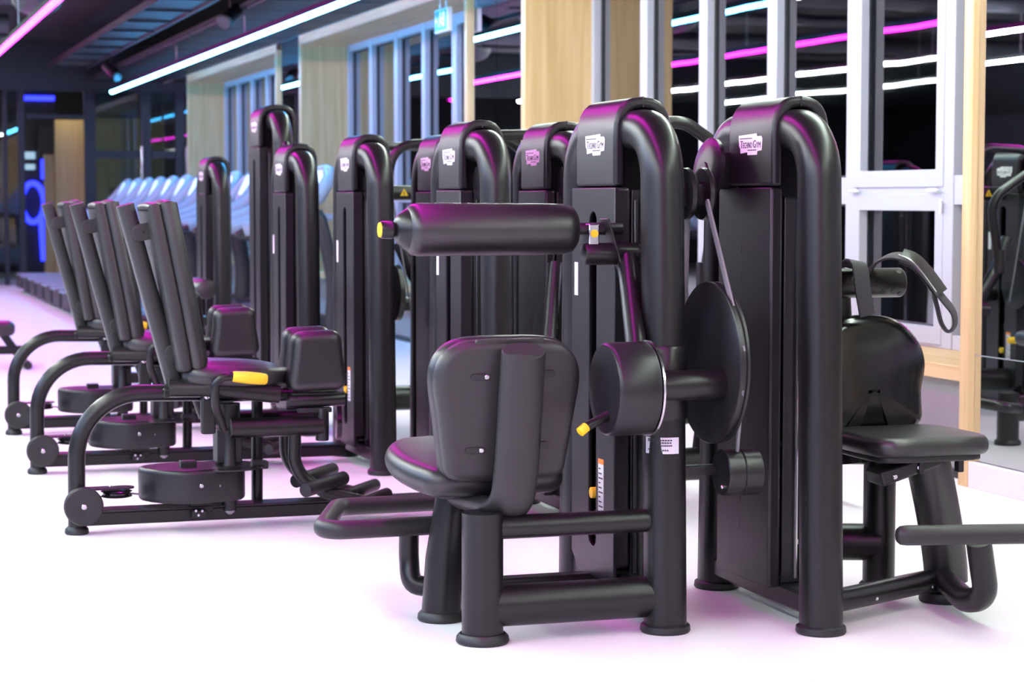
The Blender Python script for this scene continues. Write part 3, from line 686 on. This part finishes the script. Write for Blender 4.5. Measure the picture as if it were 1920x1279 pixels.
# ------------------------------------------------------------------ B: crunch machine with shoulder straps
def crunch_machine():
    tx, ty = 2.62, 5.61
    R = empty('crunch_machine', (2.9, 5.6, 0), 'black crunch machine with shoulder straps, tall glossy backrest and flat seat', 'gym machine')
    tower(R, tx, ty, front=1, pulleys=False, hoody=(-.18, .13), covy=(-.17, .20))
    Yp = 5.78; xp = 3.085
    part('rear_post', 'frame', R, 'tube', [(xp, Yp, .02), (xp, Yp, .46)], .050, n=24); flare(R, (xp, Yp), .05)
    part('upper_beam', 'frame', R, 'tube', [(tx + .03, 5.95, .43), (xp, Yp, .43)], .036, n=20)
    part('lower_beam', 'frame', R, 'tube', [(tx + .03, 5.95, .15), (xp, Yp, .15)], .058, n=24)
    bt = part('base_tube', 'frame', R, 'tube', [(tx + .02, 5.29, .072), (3.20, 5.555, .072)], .034, n=24)
    for t in (.35, .8):
        p = V((tx + .02, 5.29, .065)).lerp(V((3.20, 5.555, .065)), t); bolt('tube_bolt', bt, p + V((.012, -.034, 0)), (.2, -1, 0), .006)
    part('foot', 'dark', R, 'lathe', (3.19, 5.555, 0), (0, 0, 1), [(0, .075), (.006, .078), (.03, .076), (.034, .07)])
    part('seat_post', 'gloss_black' if 0 else 'leather', R, 'tube', smooth_path([(3.075, 5.50, .50), (3.10, 5.50, .42), (3.155, 5.53, .25), (3.19, 5.555, .12), (3.195, 5.556, .06)]), .066, n=28)
    part('foot_bar_leg', 'frame', R, 'tube', fillet([(3.17, 5.55, .078), P(1812, 1128, Y=5.26), P(1850, 1120, Y=5.16), P(1835, 1015, Y=5.12)], [.2, .11], 9), .036, n=22)
    fb = [P(1700, 1004, z=.296), P(1768, 1003, z=.296), P(2010, 1000, z=.296)]
    part('foot_bar', 'rubber', R, 'tube', [fb[0] + (fb[0] - fb[1]) * .30, fb[0] + (fb[0] - fb[1]) * .27, fb[0] + (fb[0] - fb[1]) * .18, fb[0], fb[1], fb[2]], .028, n=22, scale=[.3, .65, .92, 1, 1, 1])
    # seat with its tilt mechanism
    so = V((3.015, 5.475, .505)); ol = smooth_loop([(-.17, -.17), (0, -.185), (.17, -.17), (.195, 0), (.17, .17), (0, .185), (-.17, .17), (-.195, 0)], 4)
    part('seat', 'leather', R, 'slab', so, (1, 0, 0), (0, 1, 0), ol, .058, er=.026, seg=6, bulge=.006)
    part('seat_pan', 'dark', R, 'slab', so - V((0, 0, .034)), (1, 0, 0), (0, 1, 0), [(a * .9, b * .9) for a, b in ol], .02, er=.006)
    part('seat_hinge', 'dark', R, 'box', (2.97, 5.42, .435), (.20, .10, .045), Matrix.Rotation(math.radians(-16), 3, 'Y'), bev=.008)
    for x in (2.99, 3.12): part('seat_bracket', 'dark', R, 'box2', (x, 5.36, .42), (x + .018, 5.39, .49), bev=.004)
    bolt('hinge_bolt', R, (2.995, 5.37, .44), (0, -1, 0), .009); bolt('hinge_bolt', R, (2.915, 5.37, .415), (0, -1, 0), .008)
    # backrest
    C = V((2.995, 5.72, .690))
    hf = [(.185, -.06), (.197, -.01), (.201, .03), (.190, .075), (.163, .117), (.125, .150), (.075, .171)]
    arc = [(.132 + .053 * math.cos(t_), -.132 + .053 * math.sin(t_)) for t_ in [-PI / 2 + PI / 2 * i / 6 for i in range(7)]]
    ol = smooth_loop(arc + hf + [(0, .177)] + [(-x, y) for x, y in reversed(arc + hf)], 3)
    part('backrest', 'gloss_black', R, 'slab', C, (1, 0, 0), (0, .10, 1), ol, .10, er=.045, seg=8, bulge=.012)
    part('backrest_post', 'frame', R, 'tube', [(3.0, 5.80, .40), (2.98, 5.83, .62), (2.95, 5.82, .97)], .040, n=20)
    # shoulder bar and straps
    sb = part('shoulder_bar', 'frame', R, 'cyl', (2.80, 5.78, .962), (3.150, 5.78, .962), .046, bev=.006)
    for dz_, x in ((.034, 3.125), (-.026, 3.07), (-.026, 3.105), (-.034, 3.13)):
        a_ = math.asin(max(-1, min(1, dz_ / .046))); p = V((x, 5.78 - .0455 * math.cos(a_), .962 + dz_))
        part('bar_hole', 'dark', sb, 'lathe', p, (0, -math.cos(a_), math.sin(a_)), [(0, .009), (.0012, .009)], 14)
    Ys = 5.64
    s = lambda x, y, d=0: P(x, y, Y=Ys + d)
    loop = smooth_path([s(1628, 540, .12), s(1632, 505, .10), s(1665, 481, .05), s(1705, 486), s(1735, 517), s(1765, 556, -.02), s(1787, 585, -.03), s(1790, 610, -.03), s(1778, 622, -.02), s(1765, 606, -.01), s(1757, 575), s(1750, 548, .02)], 6)
    part('shoulder_strap', 'webbing', R, 'sweep', loop, rr(.070, .007, .003, 2), up=(.65, -.75, 0))
    part('strap_pad', 'leather', R, 'sweep', smooth_path([s(1690, 480, .02), s(1715, 490, 0), s(1740, 516, -.01), s(1765, 550, -.03)], 5), rr(.074, .015, .006, 3), up=(.4, -.75, .5))
    part('strap_trim', 'steel', R, 'tube', smooth_path([s(1684, 478, -.012), s(1708, 489, -.03), s(1732, 516, -.04), s(1755, 548, -.06)], 5), .004, n=6)
    l2 = smooth_path([s(1588, 500, .12), s(1600, 490, .08), s(1612, 500, .02), s(1618, 545, .0), s(1626, 592, 0)], 6)
    part('shoulder_strap', 'webbing', R, 'sweep', l2, rr(.054, .008, .003, 2), up=(0, -1, .3))
    # disc with emblem behind the hood, facing the front machine
    dp = part('pulley_cover', 'cover', R, 'lathe', (2.49, 5.76, 1.305), (-1, 0, .12), [(-.012, .085), (-.01, .098), (.004, .100), (.012, .09), (.016, .05)], 40)
    part('pulley_hub', 'dark', dp, 'lathe', (2.474, 5.76, 1.307), (-1, 0, .12), [(0, .026), (.004, .024)], 20)
    part('pulley_mark', 'sticker', dp, 'lathe', (2.4695, 5.76, 1.3075), (-1, 0, .12), [(0, .010), (.001, .010)], 16)
    part('pulley_arm', 'frame', R, 'box2', (2.495, 5.73, 1.25), (2.57, 5.80, 1.36), bev=.006)
    return R
crunch_machine()

# ------------------------------------------------------------------ C: hip machines
def hip_machine():
    Y0 = 7.66
    R = empty('hip_machine', (1.5, Y0, 0), 'black hip machine with tilted tall backrest and yellow grips, next to the abdominal machine', 'gym machine', 'row of hip machines')
    p = lambda x, y, d=0: P(x, y, Y=Y0 + d)
    tower(R, 2.28, 7.53)
    # hoop of tube: foot, bend, run to the seat
    f0 = p(144, 990); f0.z = .02
    part('rear_hoop', 'frame', R, 'tube', fillet([f0, p(143, 738), p(392, 736)], .235, 12), .0315, n=22); flare(R, f0, .032)
    part('base_rail', 'frame', R, 'box2', (f0.x + .02, Y0 - .025, .03), (2.22, Y0 + .045, .078), bev=.005)
    part('base_flange', 'frame', R, 'box2', (f0.x + .06, Y0 - .035, .078), (2.22, Y0 + .075, .086), bev=.002)
    wc = p(157, 950, -.05)
    wh = part('transport_wheel', 'rubber', R, 'lathe', wc, (0, -1, 0), [(-.018, .060), (-.014, .071), (.008, .071), (.014, .066), (.016, .030), (.012, .016)], 36)
    bolt('wheel_bolt', wh, wc + V((0, -.012, 0)), (0, -1, 0), .010)
    ps = p(208, 921)
    pp = part('pulley_plate', 'frame', R, 'slab', ps + V((-.02, 0, .012)), (1, 0, 0), (0, 1, 0), rr(.21, .075, .035), .006, er=.002)
    part('flat_pulley', 'gloss_black', R, 'lathe', ps - V((-.02, 0, .022)), (0, 0, 1), [(0, .05), (.003, .058), (.010, .050), (.016, .050), (.022, .058), (.025, .05)], 32)
    bolt('plate_bolt', pp, ps + V((.0, 0, .014)), (0, 0, 1), .008)
    part('cable', 'belt', R, 'tube', [ps + V((.06, 0, -.01)), p(300, 930)], .004, n=6)
    # cam housing
    hc = p(352, 905, .0); ho = [(-.165, -.02), (-.175, .05), (-.12, .115), (.02, .14), (.16, .10), (.19, .03), (.19, -.09), (.02, -.145), (-.10, -.11)]
    part('cam_housing', 'cover', R, 'slab', hc, (1, 0, 0), (0, 1, 0), smooth_loop(ho, 4), .125, er=.018, seg=4)
    for x, y in ((378, 911), (400, 907), (410, 911)): bolt('housing_bolt', R, p(x, y, -.147 if x < 390 else -.125), (0, -1, 0), .008)
    part('housing_foot', 'dark', R, 'box2', p(358, 962, -.03), p(392, 930, .05), bev=.004)
    bb = part('bolt_block', 'dark', R, 'box2', p(360, 972, -.06), p(385, 955, -.03), bev=.003)
    for x, y in ((367, 958), (379, 958), (372, 966)): bolt('block_bolt', bb, p(x, y, -.058), (0, -1, 0), .006)
    sd = part('sector_disc', 'gloss_black', R, 'lathe', p(420, 877) , (0, 0, 1), [(0, .13), (.002, .148), (.008, .150), (.010, .14)], 44)
    for x in (352, 486): part('sector_clamp', 'dark', sd, 'box', p(x, 871, -.02), (.06, .05, .03), bev=.004)
    cs = p(428, 880)
    part('pivot_column', 'dark', R, 'lathe', (cs.x, Y0 - .02, .065), (0, 0, 1), [(0, .020), (.0, .026), (.06, .030), (.06, .036), (.16, .036), (.17, .030), (.30, .030), (.31, .042), (.40, .042)], 24)
    part('column_tip', 'chrome', R, 'lathe', (cs.x, Y0 - .02, .05), (0, 0, 1), [(0, .012), (.008, .022), (.016, .026)], 20)
    part('cable_box', 'dark', R, 'box2', p(408, 870, -.04), p(445, 800, .06), bev=.005)
    part('post', 'frame', R, 'tube', [p(482, 960, .10), p(482, 745, .10)], .022, n=16)
    # seat frame, seat
    sr = part('seat_frame', 'frame', R, 'tube', fillet([p(318, 728, -.10), p(400, 728, -.13), p(523, 740, -.13)], .1), .033, n=18)
    part('seat_frame', 'frame', R, 'tube', fillet([p(318, 728, .10), p(400, 728, .13), p(523, 740, .13)], .1), .033, n=18)
    part('seat_beam', 'dark', R, 'box2', p(378, 755, -.10), p(515, 738, .10), bev=.005)
    part('seat_bracket', 'dark', R, 'box2', p(378, 815, -.13), p(402, 742, -.10), bev=.008)
    bolt('frame_bolt', R, p(388, 743, -.131), (0, -1, 0), .011); bolt('frame_bolt', R, p(482, 743, -.135), (0, -1, 0), .009)
    sc = p(438, 702)
    sl = smooth_loop([(-.19, -.15), (-.20, 0), (-.19, .15), (0, .175), (.13, .14), (.205, .05), (.205, -.05), (.13, -.14), (0, -.175)][::-1], 4)
    part('seat', 'leather', R, 'slab', sc, (1, 0, -.06), (0, 1, 0), sl, .080, er=.038, seg=6, bulge=.018)
    # backrest: tall pad, rear shell, post behind it, two tabs
    t = p(283, 380); b = p(346, 702); ax = (t - b).normalized(); L = (t - b).length; nrm = V((0, 1, 0)).cross(ax); nrm = nrm if nrm.x > 0 else -nrm
    mid = (t + b) / 2
    bw = .36
    shp = smooth_loop([(-bw / 2 * .86, L / 2 - .03), (-bw / 2 * .70, L / 2), (bw / 2 * .70, L / 2), (bw / 2 * .86, L / 2 - .03), (bw / 2 * .95, .1), (bw / 2, -.12), (bw / 2 * .90, -L / 2 + .06), (bw / 2 * .7, -L / 2 + .02), (-bw / 2 * .7, -L / 2 + .02), (-bw / 2 * .90, -L / 2 + .06), (-bw / 2, -.12), (-bw / 2 * .95, .1)][::-1], 3)
    part('backrest_shell', 'shell', R, 'slab', mid - nrm * .012, (0, -1, 0), ax, shp, .046, er=.016, seg=4)
    part('backrest_pad', 'leather', R, 'slab', mid + nrm * .038, (0, -1, 0), ax, [(a * 1.0, b_) for a, b_ in shp], .075, er=.035, seg=5)
    t2 = p(234, 384, -.02); b2 = p(330, 732, -.0)
    post = part('backrest_post', 'shell', R, 'sweep', [t2, t2.lerp(b2, .5), b2], rr(.062, .085, .022, 4), up=(0, 1, 0))
    part('post_foot', 'frame', R, 'box', b2 + V((.0, 0, -.005)), (.11, .10, .035), bev=.008)
    for k, f in enumerate((.145, .79)):
        q0 = t2.lerp(b2, f) + V((.03, -.045, .0)); uu = nrm; 
        tb = part('tab', 'shell', R, 'slab', q0 + nrm * .010, nrm, ax, rr(.095, .062, .028, 5), .014, er=.003)
        bolt('tab_bolt', tb, q0 + nrm * .005 + V((0, -.006, 0)), (0, -1, 0), .004, 'dark')
    # hand grips
    for d, (dx, dy) in ((-.235, (0, 0)), (.235, None or (0, 0))):
        g0, g1 = p(436, 706, -.235), p(496, 711, -.235)
        sh = V((0, d + .235, 0))
        part('grip_tube', 'frame', R, 'tube', [v + sh for v in fillet([g1, p(402, 703, -.235), p(404, 760, -.22), p(420, 806, -.15)], .05, 7)], .0155, n=16)
        part('grip', 'yellow', R, 'lathe', g0 + sh, g1 - g0, [(0, .017), (.003, .0195), (.05, .0225), (.10, .0215), (.122, .0195), (.127, .015)], 20)
    # swinging arms, knee pads, foot levers (near and far side)
    for s_, d in ((-1, 0.0), (1, 0.0)):
        dy = -.10 if s_ < 0 else .16; e = V((0, 0, 0)) if s_ < 0 else V((.02, 0, 0))
        w_ = lambda x, y, k=0: p(x, y, -.10 + k) + (V((0, 0, 0)) if s_ < 0 else V((.02, .26, 0)))
        part('swing_arm', 'frame', R, 'tube', [w_(432, 803), w_(604, 798)], .036, n=20)
        part('arm_sleeve', 'frame', R, 'cyl', w_(604, 826), w_(604, 765), .025)
        pb = part('pad_bar', 'frame', R, 'cyl', w_(540, 752), w_(646, 747), .027)
        part('pad_mount', 'dark', R, 'box2', w_(548, 742, -.02), w_(640, 733, .02), bev=.003)
        part('slide_block', 'dark', R, 'box2', w_(560, 775, -.02), w_(618, 762, .02), bev=.003)
        ko = [(-.108, -.105), (-.115, -.085), (-.095, .02), (-.090, .09), (-.070, .115), (.065, .115), (.090, .09), (.094, .02), (.115, -.085), (.108, -.105)]
        part('knee_pad', 'leather', R, 'slab', w_(592, 678, .01 * s_), (1, 0, .03), (0, 0, 1), poly_round([(-.118, -.108), (.118, -.108), (.098, .02), (.092, .115), (-.092, .115), (-.098, .02)], [.04, .04, .15, .042, .042, .15]), .095, er=.032, seg=5)
        part('foot_lever', 'frame', R, 'tube', fillet([w_(553, 795), w_(551, 885), w_(612, 925, -.02), w_(700, 944, -.04)], .13, 9), .024, n=18)
        part('foot_peg', 'rubber', R, 'cyl', w_(572, 920, -.14), w_(645, 896, .04), .026)
        part('foot_peg', 'rubber', R, 'cyl', w_(672, 946, -.16), w_(726, 926, .02), .024)
    part('crank_wheel', 'gloss_black', R, 'lathe', (2.13, 7.40, .22), (-1, .15, 0), [(-.012, .08), (-.01, .088), (.01, .088), (.012, .08)], 32)
    return R
h1 = hip_machine()
for y, lab in ((9.42, 'black hip machine with tilted tall backrest, middle one of the row of three'), (11.04, 'black hip machine with tilted tall backrest, end of the row, closest to the treadmills')):
    h = copy_tree(h1); h.location = (1.5 + (.018 if y < 10 else .045), y, 0); h['label'] = lab

# ------------------------------------------------------------------ D: press machines in the second row
def press_machine():
    cx, cy = 2.62, 7.55
    R = empty('press_machine', (3.0, cy, 0), 'black press machine with arched arms, right next to the crunch machine', 'gym machine', 'press machines in the second row')
    tower(R, cx, cy, front=1)
    L = lambda x, y, z: V((cx + x, cy + y, z))
    tb = part('top_tube', 'frame', R, 'tube', [L(0, .05, 1.255), L(.80, .05, 1.255)], .040, n=20)
    for sg in (1, -1):
        part('warning_triangle', 'yellow', tb, 'slab', L(.22, .05 - sg * .0405, 1.255), (sg, 0, 0), (0, 0, 1), [(-.022, -.016), (.022, -.016), (0, .024)], .001, er=.0003, seg=1)
        part('warning_mark', 'ink', tb, 'slab', L(.22, .05 - sg * .0415, 1.250), (sg, 0, 0), (0, 0, 1), [(-.002, -.008), (.002, -.008), (.003, .012), (-.003, .012)], .001, er=.0003, seg=1)
    for s in (-1, 1):
        y = .05 + s * .30
        part('press_arm', 'frame', R, 'tube', fillet([L(.05, y, 1.26), L(.10, y, 1.50), L(.42, y + s * .04, 1.51), L(.86, y + s * .06, 1.22), L(.80, y + s * .06, .86)], .13, 8), .024, n=16)
        part('hand_grip', 'rubber', R, 'tube', [L(.80, y + s * .06, .96), L(.80, y + s * .06, .84)], .029, n=16)
        part('arm_pivot', 'frame', R, 'cyl', L(.05, y - .04, 1.255), L(.05, y + .04, 1.255), .034)
    part('pivot_bar', 'frame', R, 'cyl', L(.05, -.30, 1.255), L(.05, .40, 1.255), .026)
    part('mid_beam', 'frame', R, 'tube', [L(0, .12, .665), L(.55, .12, .665)], .040, n=20)
    part('low_beam', 'frame', R, 'tube', [L(0, -.02, .18), L(1.0, -.02, .18)], .065, n=24)
    part('front_leg', 'frame', R, 'tube', [L(1.0, -.02, .02), L(1.0, -.02, .26)], .055, n=22); flare(R, L(1.0, -.02, 0), .055)
    part('seat_post', 'frame', R, 'tube', [L(.62, 0, .15), L(.66, 0, .48)], .045, n=18)
    part('seat', 'leather', R, 'slab', L(.68, 0, .52), (1, 0, 0), (0, 1, 0), rr(.40, .38, .09), .075, er=.034, seg=5, bulge=.008)
    part('backrest', 'leather', R, 'slab', L(.46, 0, .88), (0, 1, 0), (-.08, 0, 1), rr(.34, .62, .09), .08, er=.035, seg=5, bulge=.008)
    part('back_post', 'frame', R, 'tube', [L(.36, 0, .60), L(.30, 0, 1.24)], .034, n=16)
    part('yoke', 'dark', R, 'tube', fillet([L(.16, -.10, 1.0), L(.24, -.12, .82), L(.40, -.16, .62)], .1), .036, n=16)
    rl = part('side_roller', 'frame', R, 'cyl', L(.34, -.20, .60), L(.56, -.20, .60), .042)
    cm = part('cam', 'cover', R, 'lathe', L(.13, -.16, .74), (1, 0, 0), [(-.015, .13), (-.013, .145), (.013, .145), (.015, .13)], 40)
    part('cable', 'belt', R, 'tube', [L(.10, -.20, 1.24), L(.20, -.20, .64)], .005, n=6)
    part('step', 'frame', R, 'tube', fillet([L(.95, -.05, .18), L(1.2, -.28, .22), L(1.2, .28, .22), L(.95, .05, .18)], .08), .026, n=16)
    part('link_lever', 'dark', R, 'tube', smooth_path([L(-.06, -.20, .98), L(-.09, -.25, .84), L(-.13, -.33, .64)]), .030, n=14)
    part('link_drum', 'frame', R, 'cyl', L(-.15, -.33, .62), L(-.03, -.33, .62), .038)
    part('back_cam', 'cover', R, 'lathe', L(-.10, -.20, .72), (1, 0, 0), [(-.012, .10), (-.010, .115), (.010, .115), (.012, .10)], 36)
    for s in (-1, 1): part('side_grip', 'yellow', R, 'cyl', L(.70, s * .25, .50), L(.84, s * .25, .50), .017)
    return R
m1 = press_machine()
for y, lab in ((9.07, 'black press machine with arched arms, behind the tower of the nearest hip machine'), (10.56, 'black press machine with arched arms, farthest of the three in the second row')):
    m = copy_tree(m1); m.location = (3.0, y, 0); m['label'] = lab

# ------------------------------------------------------------------ E: farther machines
def cable_machine():
    cx, cy = 2.57, 12.7
    R = empty('cable_machine', (cx, cy, 0), 'tallest black weight tower with side pulleys, rising behind the hip machine towers', 'gym machine')
    tower(R, cx, cy, H=1.80, front=-1, stickers=False, deep=.03)
    part('pulley_arm', 'frame', R, 'tube', fillet([(cx, cy - .30, 1.55), (cx, cy - .46, 1.55), (cx - .02, cy - .46, 1.40)], .05), .022, n=14)
    part('hand_handle', 'rubber', R, 'tube', fillet([(cx - .02, cy - .46, 1.38), (cx - .08, cy - .46, 1.30), (cx + .05, cy - .46, 1.30), (cx - .02, cy - .46, 1.38)], .02), .012, n=10)
    part('seat', 'leather', R, 'slab', (cx - .62, cy, .48), (1, 0, 0), (0, 1, 0), rr(.40, .38, .08), .08, er=.035, seg=4)
    part('seat_post', 'frame', R, 'tube', [(cx - .62, cy, .02), (cx - .62, cy, .45)], .045, n=18); flare(R, (cx - .62, cy), .045)
    part('base_beam', 'frame', R, 'tube', [(cx - .62, cy, .10), (cx, cy, .10)], .05, n=18)
    part('thigh_roller', 'leather', R, 'cyl', (cx - .45, cy - .22, .68), (cx - .45, cy + .22, .68), .06, bev=.02)
    part('roller_post', 'frame', R, 'tube', [(cx - .45, cy, .12), (cx - .45, cy, .68)], .03, n=16)
    return R
cable_machine()
def leg_machine():
    cx, cy = 2.47, 14.25; Yk = 13.6
    p = lambda x, y, d=0: P(x, y, Y=Yk + d)
    R = empty('leg_machine', (2.1, 14.0, 0), 'black machine with upright yellow-tipped lever, behind the third hip machine', 'gym machine')
    tower(R, cx, cy, stickers=False, pulleys=False)
    part('lever', 'frame', R, 'tube', [p(341, 522), p(337, 455)], .017, n=14)
    part('lever_tip', 'yellow', R, 'cyl', p(337, 456), p(336, 444), .019, n=14)
    part('lever_hub', 'cover', R, 'slab', p(343, 545), (1, 0, 0), (0, 0, 1), smooth_loop([(-.05, -.10), (.05, -.10), (.06, .02), (.03, .09), (-.03, .09), (-.06, .02)], 4), .08, er=.02)
    c = p(352, 540); part('hub_trim', 'chrome', R, 'tube', smooth_path([p(349, 502), p(356, 512), p(358, 545), p(357, 560)], 5), .007, n=8)
    part('back_pad', 'leather', R, 'slab', p(243, 550, .1), (0, -1, 0), (-.1, 0, 1), rr(.40, .34, .08), .09, er=.035)
    part('seat', 'leather', R, 'slab', p(285, 608, .1), (1, 0, 0), (0, 1, 0), rr(.46, .40, .10), .09, er=.035, bulge=.01)
    q0 = p(285, 625, .1); part('seat_post', 'frame', R, 'tube', [(q0.x, q0.y, .05), (q0.x, q0.y, q0.z)], .045, n=16)
    part('base_beam', 'frame', R, 'box2', (q0.x - .25, q0.y - .04, .02), (cx, q0.y + .04, .09), bev=.01)
    q1 = p(243, 590, .1); part('pad_post', 'frame', R, 'tube', [(q1.x - .04, q1.y, .06), (q1.x - .02, q1.y, q1.z)], .03, n=14)
    q2 = p(345, 560); part('lever_post', 'frame', R, 'tube', [(q2.x, q2.y, .05), (q2.x, q2.y, q2.z)], .03, n=14)
    part('lever_foot', 'frame', R, 'box2', (q2.x - .04, q2.y, .02), (q2.x + .04, q0.y + .02, .07), bev=.006)
    return R
leg_machine()
def weight_bench():
    q0 = P(6, 690, z=0)
    R = empty('weight_bench', (q0.x, q0.y, 0), 'dark padded bench at the edge of the open floor, beside the curved hip machine frames', 'bench')
    c = V((q0.x, q0.y, 0))
    part('pad', 'leather', R, 'slab', c + V((-.22, 0, .29)), (1, 0, 0), (0, 1, 0), rr(.60, .30, .06), .10, er=.035, seg=4)
    part('back_pad', 'leather', R, 'slab', c + V((-.34, 0, .45)), (1, 0, .15), (0, 1, 0), rr(.40, .30, .06), .09, er=.035, seg=4)
    part('frame_bar', 'frame', R, 'box2', c + V((-.5, -.03, .10)), c + V((.18, .03, .16)), bev=.008)
    part('front_leg', 'frame', R, 'tube', [c + V((.0, 0, .25)), c + V((.16, 0, .02))], .03, n=14)
    part('rear_leg', 'frame', R, 'tube', [c + V((-.42, 0, .25)), c + V((-.50, 0, .02))], .03, n=14)
    part('foot_bar', 'rubber', R, 'tube', [c + V((.16, -.2, .03)), c + V((.16, .2, .03))], .03, n=14)
    part('foot_bar', 'rubber', R, 'tube', [c + V((-.50, -.2, .03)), c + V((-.50, .2, .03))], .03, n=14)
weight_bench()
# ------------------------------------------------------------------ treadmills facing the windows
def treadmill(y):
    X = 3.62
    R = empty('treadmill', (3.0, y, 0), 'pale grey treadmill with swept console arms, one of the row facing the windows', 'treadmill', 'row of treadmills facing the windows')
    L = lambda x, dy, z: V((X + x, y + dy, z))
    part('deck', 'tread_black', R, 'box2', L(-1.34, -.36, .06), L(.10, .36, .22), bev=.02)
    part('running_belt', 'rubber', R, 'box2', L(-1.31, -.26, .22), L(-.15, .26, .232))
    for s in (-1, 1):
        part('side_rail', 'tread_grey', R, 'box2', L(-1.34, s * .27, .215), L(-.1, s * .36, .245), bev=.008)
        part('upright', 'tread_black', R, 'tube', smooth_path([L(.05, s * .36, .10), L(.08, s * .37, .55), L(.0, s * .36, 1.0), L(-.05, s * .34, 1.12)]), .055, n=14)
        part('console_arm', 'tread_grey', R, 'tube', smooth_path([L(-.62, s * .35, .98), L(-.40, s * .37, 1.04), L(-.12, s * .36, 1.16), L(.06, s * .30, 1.36), L(.10, s * .16, 1.43)]), .040, n=14, ry=.055)
        part('handrail', 'rubber', R, 'tube', fillet([L(-.62, s * .35, .98), L(-.70, s * .35, .93), L(-.15, s * .36, .92)], .04), .026, n=12)
        part('foot', 'rubber', R, 'cyl', L(-1.2, s * .30, 0), L(-1.2, s * .30, .065), .035, n=14); part('foot', 'rubber', R, 'cyl', L(0, s * .30, 0), L(0, s * .30, .065), .035, n=14)
    part('motor_cover', 'tread_black', R, 'slab', L(-.02, 0, .22), (0, 1, 0), (1, 0, 0), rr(.66, .34, .10), .16, er=.05)
    cs = part('console', 'tread_grey', R, 'slab', L(.06, 0, 1.34), (0, 1, 0), (.40, 0, .9), smooth_loop([(-.33, -.12), (-.30, .10), (-.15, .16), (.15, .16), (.30, .10), (.33, -.12), (.15, -.17), (-.15, -.17)], 4), .07, er=.025)
    part('screen', 'screen', cs, 'slab', L(.026, 0, 1.36), (0, -1, 0), (.40, 0, .9), rr(.36, .20, .02), .006, er=.002)
    part('cross_shelf', 'tread_grey', R, 'box2', L(-.10, -.34, 1.05), L(.10, .34, 1.11), bev=.02)
    part('emergency_tab', 'yellow', R, 'box2', L(-.16, -.06, 1.04), L(-.10, .06, 1.075), bev=.006)
    return R
t0 = treadmill(16.3)
for i in range(1, 13):
    t = copy_tree(t0); t.location = (3.0, 16.3 + i * 0.98, 0)
